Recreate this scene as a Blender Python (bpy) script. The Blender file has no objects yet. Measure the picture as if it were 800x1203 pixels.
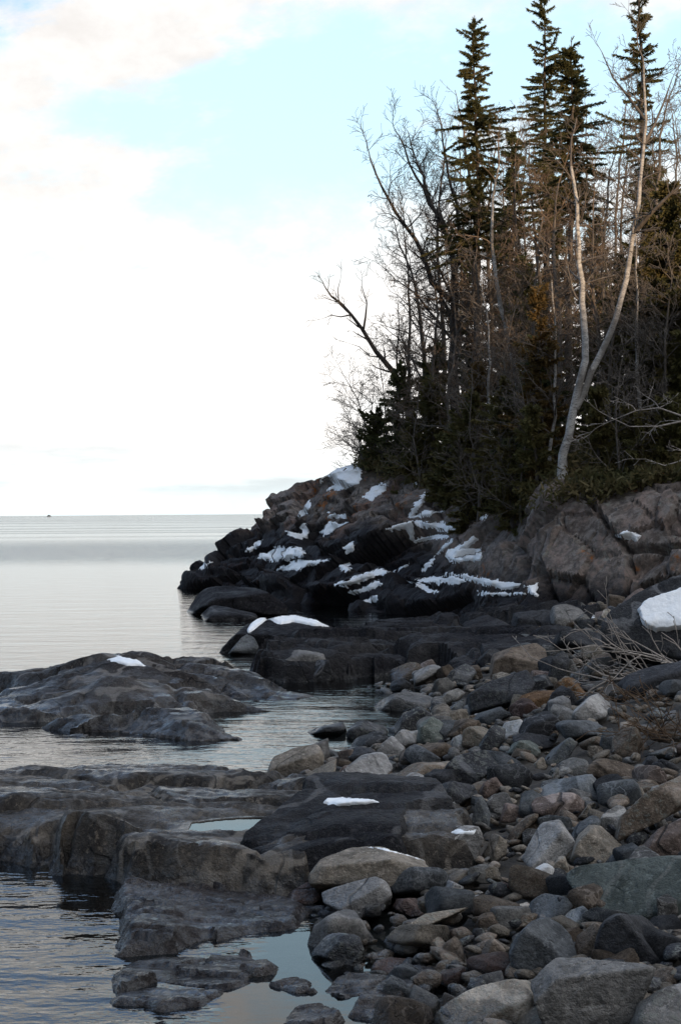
import bpy, math, random
import numpy as np
from mathutils import Matrix, Vector
from mathutils.bvhtree import BVHTree

S = bpy.context.scene
COL = S.collection
R = math.radians

# ------------------------------------------------------------------ camera
H = 2.2
FPX = 2000.0
W0, H0 = 800.0, 1203.0
ROLL = R(0.43)
PITCH = math.atan2(1.5, FPX)
cam_d = bpy.data.cameras.new('camera')
cam = bpy.data.objects.new('camera', cam_d)
COL.objects.link(cam)
cam_d.sensor_fit = 'VERTICAL'
cam_d.sensor_height = 36.0
cam_d.lens = 36.0 * FPX / H0
cam_d.clip_start = 0.1
cam_d.clip_end = 60000
CM = Matrix.Translation((0, 0, H)) @ Matrix.Rotation(R(90) + PITCH, 4, 'X') @ Matrix.Rotation(-ROLL, 4, 'Z')
cam.matrix_world = CM
S.camera = cam
RM = np.array(CM.to_3x3())
CAM = np.array([0, 0, H])

def ray(px, py):
    d = RM @ np.array([(px - W0 / 2) / FPX, -(py - H0 / 2) / FPX, -1.0])
    return d / d[1]
def at(px, py, Y):
    return CAM + ray(px, py) * Y
def gz(px, py, z=0.0):
    d = ray(px, py)
    return CAM + d * ((z - H) / d[2])

# ------------------------------------------------------------------ noise
def _hash(ix, iy, iz, seed):
    h = (ix * 374761393 + iy * 668265263 + iz * 2147483647 + seed * 1274126177) & 0xFFFFFFFF
    h = ((h ^ (h >> 13)) * 1274126177) & 0xFFFFFFFF
    h = ((h ^ (h >> 16)) * 2246822519) & 0xFFFFFFFF
    h = h ^ (h >> 15)
    return (h & 0xFFFFFF) / float(0x1000000)
def vnoise(P, seed=0):
    P = np.asarray(P, float)
    I = np.floor(P).astype(np.int64)
    f = P - I
    f = f * f * f * (f * (f * 6 - 15) + 10)
    out = 0
    for dx in (0, 1):
        wx = f[:, 0] if dx else 1 - f[:, 0]
        for dy in (0, 1):
            wy = f[:, 1] if dy else 1 - f[:, 1]
            for dz in (0, 1):
                wz = f[:, 2] if dz else 1 - f[:, 2]
                out = out + wx * wy * wz * _hash(I[:, 0] + dx, I[:, 1] + dy, I[:, 2] + dz, seed)
    return out * 2 - 1
def fbm(P, seed=0, octaves=4, gain=.5):
    P = np.asarray(P, float)
    a, s, out = 1.0, 0.0, 0
    for k in range(octaves):
        out = out + a * vnoise(P, seed + 17 * k)
        s += a
        a *= gain
        P = P * 2.03 + 3.7
    return out / s
def facets(P, seed=0, tilt=.6, step=.5, crack=.15, crackw=.12):
    """blocky cell displacement: every cell is a tilted plane with its own offset, cracks between cells"""
    P = np.asarray(P, float)
    I = np.floor(P).astype(np.int64)
    n = len(P)
    f1 = np.full(n, 9e9); f2 = np.full(n, 9e9)
    best = np.zeros((n, 3)); bid = np.zeros((n, 3), np.int64)
    for dx in (-1, 0, 1):
        for dy in (-1, 0, 1):
            for dz in (-1, 0, 1):
                c = I + np.array([dx, dy, dz])
                q = c + np.stack([_hash(c[:, 0], c[:, 1], c[:, 2], seed + s) for s in (1, 2, 3)], 1)
                d = ((P - q) ** 2).sum(1)
                m1 = d < f1
                f2 = np.where(m1, f1, np.minimum(f2, d))
                best[m1] = q[m1]; bid[m1] = c[m1]
                f1 = np.where(m1, d, f1)
    t = np.stack([_hash(bid[:, 0], bid[:, 1], bid[:, 2], seed + s) for s in (5, 6, 7)], 1) * 2 - 1
    off = _hash(bid[:, 0], bid[:, 1], bid[:, 2], seed + 9) * 2 - 1
    e = np.sqrt(f2) - np.sqrt(f1)
    return ((P - best) * t).sum(1) * tilt + off * step - crack * np.clip(1 - e / crackw, 0, 1)
def sstep(x, a=0.0, b=1.0):
    t = np.clip((x - a) / (b - a), 0, 1)
    return t * t * (3 - 2 * t)

# ------------------------------------------------------------------ meshes and tags
def mesh(name, V, F, mat, smooth=True):
    """F: list of (n,3) or (n,4) arrays"""
    me = bpy.data.meshes.new(name)
    V = np.asarray(V, np.float32)
    if isinstance(F, np.ndarray): F = [F]
    F = [np.asarray(f, np.int32) for f in F if len(f)]
    me.vertices.add(len(V))
    me.vertices.foreach_set('co', V.ravel())
    loops = np.concatenate([f.ravel() for f in F])
    tot = np.concatenate([np.full(len(f), f.shape[1], np.int32) for f in F])
    st = np.concatenate([[0], np.cumsum(tot)[:-1]]).astype(np.int32)
    me.loops.add(len(loops))
    me.loops.foreach_set('vertex_index', loops)
    me.polygons.add(len(tot))
    me.polygons.foreach_set('loop_start', st)
    me.polygons.foreach_set('use_smooth', np.full(len(tot), smooth, bool))
    me.update(calc_edges=True)
    me.validate()
    me.materials.append(mat)
    return me
def obj(name, me, parent=None, loc=(0, 0, 0)):
    o = bpy.data.objects.new(name, me)
    COL.objects.link(o)
    o.location = loc
    if parent: o.parent = parent
    return o
def tag(o, label=None, cat=None, group=None, kind=None):
    if label: o['label'] = label
    if cat: o['category'] = cat
    if group: o['group'] = group
    if kind: o['kind'] = kind
    return o

# ------------------------------------------------------------------ node helpers
class E:
    """tiny expression builder for shader math"""
    def __init__(s, nt, sock): s.nt, s.s = nt, sock
    def _m(s, op, *a, clamp=False):
        n = s.nt.nodes.new('ShaderNodeMath'); n.operation = op; n.use_clamp = clamp
        for i, v in enumerate((s,) + a):
            if isinstance(v, E): s.nt.links.new(v.s, n.inputs[i])
            else: n.inputs[i].default_value = v
        return E(s.nt, n.outputs[0])
    def __add__(s, o): return s._m('ADD', o)
    def __sub__(s, o): return s._m('SUBTRACT', o)
    def __mul__(s, o): return s._m('MULTIPLY', o)
    def __truediv__(s, o): return s._m('DIVIDE', o)
    __rmul__ = __mul__
    __radd__ = __add__
    def clamp(s): return s._m('ADD', 0.0, clamp=True)
    def pw(s, o): return s._m('POWER', o)
    def abs(s): return s._m('ABSOLUTE')
    def sm(s, a, b, to0=0.0, to1=1.0):
        n = s.nt.nodes.new('ShaderNodeMapRange'); n.interpolation_type = 'SMOOTHSTEP'
        s.nt.links.new(s.s, n.inputs[0])
        for i, v in enumerate((a, b, to0, to1)): n.inputs[i + 1].default_value = v
        return E(s.nt, n.outputs[0])
def N(nt, typ, **kw):
    n = nt.nodes.new(typ)
    for k, v in kw.items():
        if k in n.inputs.keys() if hasattr(n.inputs, 'keys') else False:
            if hasattr(v, 'is_output') : nt.links.new(v, n.inputs[k])
            else: n.inputs[k].default_value = v
        else: setattr(n, k, v)
    return n
def L(nt, a, b):
    nt.links.new(a.s if isinstance(a, E) else a, b)
def noise_n(nt, vec, scale, detail=4, rough=.55, w=None):
    n = nt.nodes.new('ShaderNodeTexNoise')
    if w is not None:
        n.noise_dimensions = '4D'; L(nt, w, n.inputs['W'])
    n.inputs['Scale'].default_value = scale
    n.inputs['Detail'].default_value = detail
    n.inputs['Roughness'].default_value = rough
    L(nt, vec, n.inputs['Vector'])
    return E(nt, n.outputs['Fac'])
def mixc(nt, fac, a, b, mode='MIX'):
    n = nt.nodes.new('ShaderNodeMix'); n.data_type = 'RGBA'; n.blend_type = mode
    for i, v in ((0, fac), (6, a), (7, b)):
        if isinstance(v, E): L(nt, v, n.inputs[i])
        elif hasattr(v, 'is_output'): L(nt, v, n.inputs[i])
        elif i == 0: n.inputs[0].default_value = v
        else: n.inputs[i].default_value = (*v[:3], 1)
    return n.outputs[2]
def newmat(name):
    m = bpy.data.materials.new(name); m.use_nodes = True
    nt = m.node_tree; nt.nodes.clear()
    out = nt.nodes.new('ShaderNodeOutputMaterial')
    return m, nt, out
def principled(nt, out, color, rough, normal=None, spec=.5):
    p = nt.nodes.new('ShaderNodeBsdfPrincipled')
    if hasattr(color, 'is_output'): L(nt, color, p.inputs['Base Color'])
    else: p.inputs['Base Color'].default_value = (*color, 1)
    if isinstance(rough, E): L(nt, rough, p.inputs['Roughness'])
    else: p.inputs['Roughness'].default_value = rough
    if isinstance(spec, E): L(nt, spec, p.inputs['Specular IOR Level'])
    else: p.inputs['Specular IOR Level'].default_value = spec
    if normal is not None: L(nt, normal, p.inputs['Normal'])
    L(nt, p.outputs[0], out.inputs['Surface'])
    return p
def bump(nt, h, dist, strength=1.0):
    b = nt.nodes.new('ShaderNodeBump')
    b.inputs['Strength'].default_value = strength
    b.inputs['Distance'].default_value = dist
    L(nt, h, b.inputs['Height'])
    return b.outputs[0]

# ------------------------------------------------------------------ materials
def rock_mat(name, c1, c2, wet_lo=.03, wet_hi=.2, lichen=0.0, wet_dark=.42, scale=1.0, var=.35, fixed_wet=0.0, streak=False, bumpd=.012, spec=.16, puddle=0.0, spots=1.0):
    m, nt, out = newmat(name)
    tc = nt.nodes.new('ShaderNodeTexCoord')
    oi = nt.nodes.new('ShaderNodeObjectInfo')
    rnd = E(nt, oi.outputs['Random'])
    w = rnd * 37.0
    vec = tc.outputs['Object']
    n1 = noise_n(nt, vec, 2.2 * scale, 5, .6, w)
    n2 = noise_n(nt, vec, 11 * scale, 5, .65, w)
    n3 = noise_n(nt, vec, 70 * scale, 3, .7, w)
    v1 = (rnd * 5.7)._m('FRACT'); v2 = (rnd * 11.3)._m('FRACT')
    n0 = noise_n(nt, vec, .8 * scale, 5, .6, w)
    n5 = noise_n(nt, vec, 1.5 * scale, 3, .45, w + 9.0)
    n6 = noise_n(nt, vec, 2.1 * scale, 1, .3, w + 4.0) + (n2 - .5) * .03
    crack = (n6 - .5).abs().sm(.010, .003) * n0.sm(.47, .60)
    vein = (n5 - .5).abs().sm(.022, .010) * v1.sm(.62, .70) * n2.sm(.3, .5)
    col = mixc(nt, n1.sm(.38, .62), c1, c2)
    col = mixc(nt, n0.sm(.42, .60) * .55, col, tuple(x * .42 for x in c1))
    n4 = noise_n(nt, vec, 30 * scale, 4, .7, w)
    col = mixc(nt, n2.sm(.46, .68) * .75, col, tuple(x * .38 for x in c1))
    col = mixc(nt, n4.sm(.52, .68) * .55, col, tuple(x * .45 for x in c1))
    col = mixc(nt, n4.sm(.46, .34) * .45, col, tuple(min(.6, x * 1.5 + .02) for x in c2))
    col = mixc(nt, (n3.sm(.58, .7)) * (v2 * .6 + .08), col, tuple(min(.6, x * 1.9 + .03) for x in c2))
    col = mixc(nt, (n3.sm(.42, .3)) * .5, col, tuple(x * .3 for x in c1))
    col = mixc(nt, vein * .6, col, tuple(min(.6, x * 1.5 + .08) for x in c2))
    col = mixc(nt, n0.sm(.60, .52) * n4.sm(.52, .60) * v2.sm(.45, .8) * (.5 * spots), col, (.24, .25, .225))
    col = mixc(nt, crack * .7, col, (.008, .008, .008))
    if streak:   # pale veins of quartz
        wv = nt.nodes.new('ShaderNodeTexWave'); wv.inputs['Scale'].default_value = 1.1
        wv.inputs['Distortion'].default_value = 9; wv.inputs['Detail'].default_value = 3
        L(nt, vec, wv.inputs['Vector'])
        col = mixc(nt, E(nt, wv.outputs['Fac']).sm(.95, 1.0) * n4.sm(.35, .6) * .22, col, (.34, .32, .30))
    if lichen > 0:
        nl = noise_n(nt, vec, 1.1, 5, .6)
        nl2 = noise_n(nt, vec, 9, 4, .6)
        msk = nl.sm(.56, .66) * nl2.sm(.45, .6) * lichen
        col = mixc(nt, msk, col, (.30, .10, .025))
        nl3 = noise_n(nt, vec, 2.7, 5, .65)
        col = mixc(nt, nl3.sm(.55, .66) * nl2.sm(.4, .55) * .5 * lichen, col, (.22, .23, .20))
    geo = nt.nodes.new('ShaderNodeNewGeometry')
    sp = nt.nodes.new('ShaderNodeSeparateXYZ'); L(nt, geo.outputs['Position'], sp.inputs[0])
    z = E(nt, sp.outputs[2]) + (n1 - .5) * (wet_hi - wet_lo) * 1.6 + (n2 - .5) * .08
    wet = z.sm(wet_hi, wet_lo)
    if fixed_wet: wet = (wet + fixed_wet * n1.sm(.35, .65)).clamp()
    col = mixc(nt, wet * (1 - wet_dark), col, (.006, .006, .008))
    val = rnd * var + (1 - var / 2)
    hs = nt.nodes.new('ShaderNodeHueSaturation'); L(nt, val, hs.inputs['Value']); L(nt, col, hs.inputs['Color'])
    rough = (wet * -.68 + .82) + (n2 - .5) * .25
    hgt = n1 * .9 + n2 * .7 + n4 * .45 + n3 * .2 - crack * .35
    rough = rough._m('MAXIMUM', .10)
    nrm = bump(nt, hgt, bumpd / scale * 4.5, .95)
    colo = hs.outputs[0]
    if puddle:
        nz = nt.nodes.new('ShaderNodeSeparateXYZ'); L(nt, geo.outputs['Normal'], nz.inputs[0])
        npd = noise_n(nt, vec, 1.5, 4, .55)
        pm = ((npd + (E(nt, nz.outputs[2]) - .95) * 2.2).sm(.66 - puddle * .05, .78 - puddle * .05) * E(nt, nz.outputs[2]).sm(.93, .985) * .7)
        rough = rough * (pm * -1.0 + 1.0) + pm * .04
        mv = nt.nodes.new('ShaderNodeMix'); mv.data_type = 'VECTOR'
        L(nt, pm * .92, mv.inputs[0]); L(nt, nrm, mv.inputs[4]); mv.inputs[5].default_value = (0, 0, 1)
        nrm = mv.outputs[1]
        colo = mixc(nt, pm * .55, colo, (.01, .01, .012))
    principled(nt, out, colo, rough, nrm, (wet * n2.sm(.40, .62)) * .5 + spec)
    return m

M = {}
M['tan']   = rock_mat('tan_stone', (.185, .158, .128), (.300, .258, .215))
M['grey']  = rock_mat('grey_stone', (.140, .134, .130), (.255, .243, .232))
M['blue']  = rock_mat('blue_grey_stone', (.095, .102, .112), (.160, .168, .178))
M['dark']  = rock_mat('dark_stone', (.032, .033, .038), (.066, .066, .072))
M['pale']  = rock_mat('pale_stone', (.28, .27, .265), (.44, .42, .405))
M['pink']  = rock_mat('pink_stone', (.19, .142, .122), (.275, .215, .19))
M['brown'] = rock_mat('brown_stone', (.118, .090, .070), (.205, .162, .128))
M['rust']  = rock_mat('rust_stone', (.16, .088, .044), (.23, .138, .075))
M['red']   = rock_mat('red_stone', (.105, .066, .056), (.155, .100, .086))
M['green'] = rock_mat('green_grey_stone', (.085, .098, .088), (.14, .155, .145), streak=True)
M['black'] = rock_mat('black_wet_ledge', (.020, .020, .024), (.042, .040, .042), wet_lo=.0, wet_hi=.1, scale=.7, spec=.03, fixed_wet=.35, wet_dark=.6, spots=.12)
M['shelf'] = rock_mat('shelf_rock', (.042, .038, .036), (.150, .125, .100), wet_lo=.02, wet_hi=.14, scale=.9, fixed_wet=.95, wet_dark=.5, spots=.35, spec=.06, streak=True, bumpd=.010, puddle=1.0)
M['wetledge'] = rock_mat('wet_ledge_rock', (.046, .038, .036), (.10, .084, .078), wet_lo=.02, wet_hi=.25, scale=1.1, fixed_wet=1.0, wet_dark=.45, spots=.35, spec=.06, bumpd=.012, puddle=1.5)
M['island'] = rock_mat('island_rock', (.034, .030, .030), (.080, .068, .060), wet_lo=.02, wet_hi=.22, scale=.8, fixed_wet=.8, wet_dark=.45, spots=.35, spec=.06, bumpd=.010, puddle=1.2)
M['bed']   = rock_mat('lake_bed_rock', (.05, .042, .034), (.09, .075, .06), var=0)

def headland_mat():
    m, nt, out = newmat('headland_rock')
    geo = nt.nodes.new('ShaderNodeNewGeometry')
    P = geo.outputs['Position']
    sp = nt.nodes.new('ShaderNodeSeparateXYZ'); L(nt, P, sp.inputs[0])
    nr = nt.nodes.new('ShaderNodeSeparateXYZ'); L(nt, geo.outputs['Normal'], nr.inputs[0])
    n0 = noise_n(nt, P, .55, 4, .55)
    n1 = noise_n(nt, P, 1.7, 6, .62)
    n2 = noise_n(nt, P, 8, 5, .65)
    n3 = noise_n(nt, P, 40, 3, .7)
    col = mixc(nt, n1.sm(.4, .62), (.105, .085, .076), (.225, .195, .176))
    col = mixc(nt, n0.sm(.5, .62) * .8, col, (.17, .115, .095))
    col = mixc(nt, n2.sm(.46, .66) * .85, col, (.035, .032, .032))
    col = mixc(nt, n3.sm(.56, .7) * .4, col, (.34, .32, .30))
    xr = E(nt, sp.outputs[0]).sm(1.2, 3.0)
    col = mixc(nt, xr * .75, col, mixc(nt, n2.sm(.40, .62), (.10, .088, .082), mixc(nt, n1.sm(.42, .6), (.26, .235, .22), (.27, .205, .18))))
    # rust-orange and grey lichen
    l1 = noise_n(nt, P, .8, 5, .65); l2 = noise_n(nt, P, 6.0, 4, .6)
    col = mixc(nt, l1.sm(.57, .65) * l2.sm(.46, .6) * .8, col, (.34, .115, .022))
    l3 = noise_n(nt, P, 2.9, 5, .65)
    col = mixc(nt, l3.sm(.56, .66) * l2.sm(.42, .56) * .55, col, (.24, .25, .225))
    # wave-washed black band above the water, earth and needles on the top
    z = E(nt, sp.outputs[2]) + (n0 - .5) * 1.0 + (n1 - .5) * .5
    band = (z + xr * 1.0).sm(2.2, 1.5)
    col = mixc(nt, band * .93, col, (.009, .009, .012))
    ys = E(nt, sp.outputs[1]) * .0
    soil = (E(nt, sp.outputs[2]) + (n1 - .5) * .8).sm(2.75, 3.3) * E(nt, nr.outputs[2]).sm(.55, .8)
    col = mixc(nt, soil, col, (.040, .031, .020))
    rough = band * -.2 + .85
    hgt = n1 * .8 + n2 * .5 + n3 * .15
    principled(nt, out, col, rough, bump(nt, hgt, .10, .8), .08)
    return m
M['headland'] = headland_mat()

def soil_mat(name, c1, c2, sc=3):
    m, nt, out = newmat(name)
    geo = nt.nodes.new('ShaderNodeNewGeometry')
    n1 = noise_n(nt, geo.outputs['Position'], sc, 6, .65)
    n2 = noise_n(nt, geo.outputs['Position'], sc * 12, 3, .7)
    col = mixc(nt, n1.sm(.35, .65), c1, c2)
    col = mixc(nt, n2.sm(.5, .7) * .6, col, tuple(x * .4 for x in c1))
    principled(nt, out, col, .95, bump(nt, n1 * .5 + n2 * .4, .05, .8))
    return m
M['soil'] = soil_mat('shore_soil', (.035, .030, .026), (.075, .065, .055))
M['shade_hill'] = soil_mat('wooded_shade_hill', (.016, .020, .010), (.035, .032, .020), .3)

def snow_mat():
    m, nt, out = newmat('snow')
    geo = nt.nodes.new('ShaderNodeNewGeometry')
    n = noise_n(nt, geo.outputs['Position'], 14, 5, .6)
    p = principled(nt, out, mixc(nt, n.sm(.3, .7), (.80, .82, .85), (.88, .89, .91)), .65, bump(nt, n, .03, .6))
    p.inputs['Subsurface Weight'].default_value = .0
    return m
M['snow'] = snow_mat()

def water_mat():
    m, nt, out = newmat('lake_water')
    geo = nt.nodes.new('ShaderNodeNewGeometry')
    P = geo.outputs['Position']
    sp = nt.nodes.new('ShaderNodeSeparateXYZ'); L(nt, P, sp.inputs[0])
    X, Y = E(nt, sp.outputs[0]), E(nt, sp.outputs[1])
    def sc(vx, vy):
        c = nt.nodes.new('ShaderNodeCombineXYZ')
        L(nt, X * vx, c.inputs[0]); L(nt, Y * vy, c.inputs[1]); return c.outputs[0]
    # calm pool between the foreground ledges, ruffled water elsewhere, wind lanes far out
    ex = (X - .02) / .62; ey = (Y - 8.0) / 1.05
    rr = ex * ex + ey * ey + (noise_n(nt, sc(1.6, 1.6), 1.0, 3) - .5) * 1.2
    pool = rr.sm(1.35, .75)
    lane = noise_n(nt, sc(.0035, .045), 1.0, 3, .5)
    lanes = lane.sm(.42, .62) * Y.sm(110, 240)
    band = Y.sm(68, 92) * Y.sm(160, 112)
    near = Y.sm(13, 9) * X.sm(.2, -.6)
    def hgt(ox, oy):
        def v(vx):
            c = nt.nodes.new('ShaderNodeCombineXYZ')
            L(nt, (X + ox) * vx, c.inputs[0]); L(nt, Y + oy, c.inputs[1]); return c.outputs[0]
        return noise_n(nt, v(.40), 1.3, 2, .5) * .085 + noise_n(nt, v(.5), 4.6, 2, .5) * .036 + noise_n(nt, v(.55), 12, 4, .65) * .022
    e = .015
    h0, h1, h2 = hgt(0, 0), hgt(e, 0), hgt(0, e)
    amp = (near * .04 + .33 + Y.sm(16, 34) * -.08 + lanes * .95 + band * 1.25) * (pool * -.955 + 1.0)
    cn = nt.nodes.new('ShaderNodeCombineXYZ')
    L(nt, (h0 - h1) / e * amp, cn.inputs[0]); L(nt, (h0 - h2) / e * amp, cn.inputs[1]); cn.inputs[2].default_value = 1
    nv = nt.nodes.new('ShaderNodeVectorMath'); nv.operation = 'NORMALIZE'; L(nt, cn.outputs[0], nv.inputs[0])
    nrm = nv.outputs[0]
    fr = nt.nodes.new('ShaderNodeFresnel'); fr.inputs['IOR'].default_value = 1.45
    L(nt, nrm, fr.inputs['Normal'])
    gl = nt.nodes.new('ShaderNodeBsdfGlossy'); gl.inputs['Roughness'].default_value = .03
    L(nt, nrm, gl.inputs['Normal'])
    tr = nt.nodes.new('ShaderNodeBsdfTransparent'); tr.inputs['Color'].default_value = (.50, .56, .58, 1)
    mx = nt.nodes.new('ShaderNodeMixShader')
    L(nt, fr.outputs[0], mx.inputs[0]); L(nt, tr.outputs[0], mx.inputs[1]); L(nt, gl.outputs[0], mx.inputs[2])
    L(nt, mx.outputs[0], out.inputs['Surface'])
    return m
M['water'] = water_mat()
def puddle_mat():
    m, nt, out = newmat('still_pool_water')
    fr = nt.nodes.new('ShaderNodeFresnel'); fr.inputs['IOR'].default_value = 1.42
    gl = nt.nodes.new('ShaderNodeBsdfGlossy'); gl.inputs['Roughness'].default_value = .02
    tr = nt.nodes.new('ShaderNodeBsdfTransparent'); tr.inputs['Color'].default_value = (.6, .64, .64, 1)
    mx = nt.nodes.new('ShaderNodeMixShader')
    L(nt, fr.outputs[0], mx.inputs[0]); L(nt, tr.outputs[0], mx.inputs[1]); L(nt, gl.outputs[0], mx.inputs[2])
    L(nt, mx.outputs[0], out.inputs['Surface'])
    return m
M['puddle'] = puddle_mat()

def bark_mat(name, c1, c2, birch=False):
    m, nt, out = newmat(name)
    tc = nt.nodes.new('ShaderNodeTexCoord')
    mp = nt.nodes.new('ShaderNodeMapping'); mp.inputs['Scale'].default_value = (1, 1, .3) if not birch else (1, 1, 3.0)
    L(nt, tc.outputs['Object'], mp.inputs[0])
    n1 = noise_n(nt, mp.outputs[0], 5, 5, .65)
    n2 = noise_n(nt, mp.outputs[0], 22, 4, .65)
    col = mixc(nt, n1.sm(.35, .65), c1, c2)
    if birch:
        col = mixc(nt, n2.sm(.55, .63) * .85, col, (.035, .032, .03))
        n4 = noise_n(nt, tc.outputs['Object'], 1.3, 4, .6)
        col = mixc(nt, n4.sm(.45, .6) * .7, col, (.12, .105, .09))
    else:
        col = mixc(nt, n2.sm(.45, .7) * .7, col, tuple(x * .4 for x in c1))
    principled(nt, out, col, .9, bump(nt, n1 + n2, .02, .6))
    return m
M['bark'] = bark_mat('grey_bark', (.085, .072, .062), (.15, .13, .115))
M['darkbark'] = bark_mat('dark_bark', (.040, .034, .030), (.075, .062, .052))
M['redtwig'] = bark_mat('red_twig_bark', (.115, .080, .056), (.19, .138, .098))
M['birch'] = bark_mat('white_birch_bark', (.27, .262, .258), (.46, .445, .43), True)
M['dead'] = bark_mat('bleached_wood', (.24, .21, .19), (.38, .34, .31))
def leaf_mat(name, c1, c2, sc=1.2):
    m, nt, out = newmat(name)
    tc = nt.nodes.new('ShaderNodeTexCoord')
    oi = nt.nodes.new('ShaderNodeObjectInfo')
    n1 = noise_n(nt, tc.outputs['Object'], sc, 3, .6, E(nt, oi.outputs['Random']) * 20.0)
    n2 = noise_n(nt, tc.outputs['Object'], 30, 2, .6)
    col = mixc(nt, n1.sm(.35, .65), c1, c2)
    col = mixc(nt, n2.sm(.4, .7) * .45, col, tuple(x * .5 for x in c1))
    p = principled(nt, out, col, .75, None, .25)
    tr = nt.nodes.new('ShaderNodeBsdfTranslucent'); L(nt, col, tr.inputs['Color'])
    mx = nt.nodes.new('ShaderNodeMixShader'); mx.inputs[0].default_value = .38
    L(nt, p.outputs[0], mx.inputs[1]); L(nt, tr.outputs[0], mx.inputs[2]); L(nt, mx.outputs[0], out.inputs['Surface'])
    return m
M['spruce'] = leaf_mat('spruce_needles', (.088, .088, .034), (.130, .116, .048))
M['dspruce'] = leaf_mat('dark_fir_needles', (.075, .088, .038), (.120, .120, .052))
M['cedar'] = leaf_mat('cedar_sprays', (.10, .098, .038), (.15, .125, .05))
M['cedarbrown'] = leaf_mat('browning_cedar_sprays', (.14, .095, .035), (.19, .125, .048))
M['litter'] = leaf_mat('undergrowth_leaves', (.075, .075, .030), (.15, .115, .055), 2.5)
M['drygrass'] = leaf_mat('dry_grass', (.13, .085, .055), (.22, .15, .10), 3)
# ------------------------------------------------------------------ terrain functions
class RBF:
    def __init__(s, P, smooth=0.0):
        P = np.asarray(P, float); s.xy = P[:, :2]
        n = len(P)
        D = np.linalg.norm(s.xy[:, None] - s.xy[None], axis=2)
        A = np.zeros((n + 3, n + 3))
        A[:n, :n] = D - smooth * np.eye(n)
        A[:n, n] = 1; A[:n, n + 1:] = s.xy
        A[n, :n] = 1; A[n + 1:, :n] = s.xy.T
        s.w = np.linalg.lstsq(A, np.concatenate([P[:, 2], [0, 0, 0]]), rcond=None)[0]
    def __call__(s, X, Y):
        q = np.stack([np.ravel(X), np.ravel(Y)], 1)
        out = np.empty(len(q))
        for i in range(0, len(q), 20000):
            c = q[i:i + 20000]
            D = np.linalg.norm(c[:, None] - s.xy[None], axis=2)
            out[i:i + 20000] = D @ s.w[:-3] + s.w[-3] + c @ s.w[-2:]
        return out
def sdist(poly, Q):
    """signed distance to a polygon, positive inside"""
    poly = np.asarray(poly, float)
    d = np.full(len(Q), 9e9); ins = np.zeros(len(Q), bool)
    for a, b in zip(poly, np.roll(poly, -1, 0)):
        ab = b - a
        t = np.clip(((Q - a) @ ab) / (ab @ ab + 1e-12), 0, 1)
        d = np.minimum(d, np.linalg.norm(Q - a - t[:, None] * ab, axis=1))
        c = (a[1] > Q[:, 1]) != (b[1] > Q[:, 1])
        with np.errstate(divide='ignore', invalid='ignore'):
            ins ^= c & (Q[:, 0] < (b[0] - a[0]) * (Q[:, 1] - a[1]) / (b[1] - a[1]) + a[0])
    return np.where(ins, d, -d)
def gridfaces(nx, ny):
    i = np.arange((nx - 1) * (ny - 1)); r = i // (nx - 1); c = i % (nx - 1)
    a = r * nx + c
    return np.stack([a, a + 1, a + 1 + nx, a + nx], 1)

# water line of the beach: X of z=0 for each Y
WL = np.array([(0.55, 2.0), (0.42, 7.0), (0.30, 7.7), (.10, 8.4), (-.05, 9.3), (.0, 10.5), (-.25, 12.0), (-.60, 14.4), (.55, 16.5), (.62, 17.5),
               (.80, 18.5), (.80, 20), (.55, 21.4), (1.4, 23.5), (1.6, 27), (1.8, 30), (2.1, 33), (1.4, 36), (0, 40), (-2, 60)])
def beach_z(X, Y):
    X = np.asarray(X, float); Y = np.asarray(Y, float)
    d = X - np.interp(Y, WL[:, 1], WL[:, 0])
    up = .17 * d + .012 * d * d
    dn = np.where(Y < 10, .30, .22) * d
    z = np.where(d > 0, np.minimum(up, .62 + .02 * d), np.maximum(dn, -1.6 + .02 * d))
    return z
def ground_hit(px, py):
    d = ray(px, py)
    lo, hi = 3.0, 60.0
    prev = lo
    for Y in np.arange(4, 60, .1):
        p = CAM + d * Y
        if p[2] <= max(beach_z(p[0], p[1]), 0): return p
    return CAM + d * 60

# ------------------------------------------------------------------ beach and lake bed, lake, hill
xs = np.concatenate([np.arange(-40, -8, 1.0), np.arange(-8, 8, .08), np.arange(8, 13, .3)])
ys = np.concatenate([np.arange(-12, 4, .5), np.arange(4, 34, .10), np.arange(34, 62, .5)])
GX, GY = np.meshgrid(xs, ys)
P = np.stack([GX.ravel(), GY.ravel(), np.zeros(GX.size)], 1)
GZ = beach_z(P[:, 0], P[:, 1]) + .05 * fbm(P * 1.3, 3) + .02 * fbm(P * 5, 4)
P[:, 2] = GZ - .06
beach = tag(obj('beach', mesh('beach', P, gridfaces(len(xs), len(ys)), M['soil'])), kind='structure')
B = 20000.0
lake_bed = tag(obj('lake_bed', mesh('lake_bed', [(-B, -60, -2.6), (B, -60, -2.6), (B, B, -2.6), (-B, B, -2.6)], np.array([[0, 1, 2, 3]]), M['bed'])), kind='structure')
lake = tag(obj('lake', mesh('lake', [(-B, -30, 0), (40, -30, 0), (40, B, 0), (-B, B, 0)], np.array([[0, 1, 2, 3]]), M['water'])), kind='structure')

# the wooded hill inland (unseen, right of and behind the camera), shaped to keep the shore in shade
xs = np.arange(9, 170, 2.0); ys = np.arange(-130, 27, 2.0)
GX, GY = np.meshgrid(xs, ys)
P = np.stack([GX.ravel(), GY.ravel(), np.zeros(GX.size)], 1)
dd = P[:, 0] - 9 + np.clip((P[:, 1] - 14) * -.0, 0, 9)
hz = .5 + 2.4 * sstep(dd, 0, 5) + 18.2 * sstep(dd, 8, 62) + 1.5 * fbm(P * .09, 9) * sstep(dd, 3, 20)
P[:, 2] = hz
shade_hill = tag(obj('shade_hill', mesh('shade_hill', P, gridfaces(len(xs), len(ys)), M['shade_hill'])), kind='structure')

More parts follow.
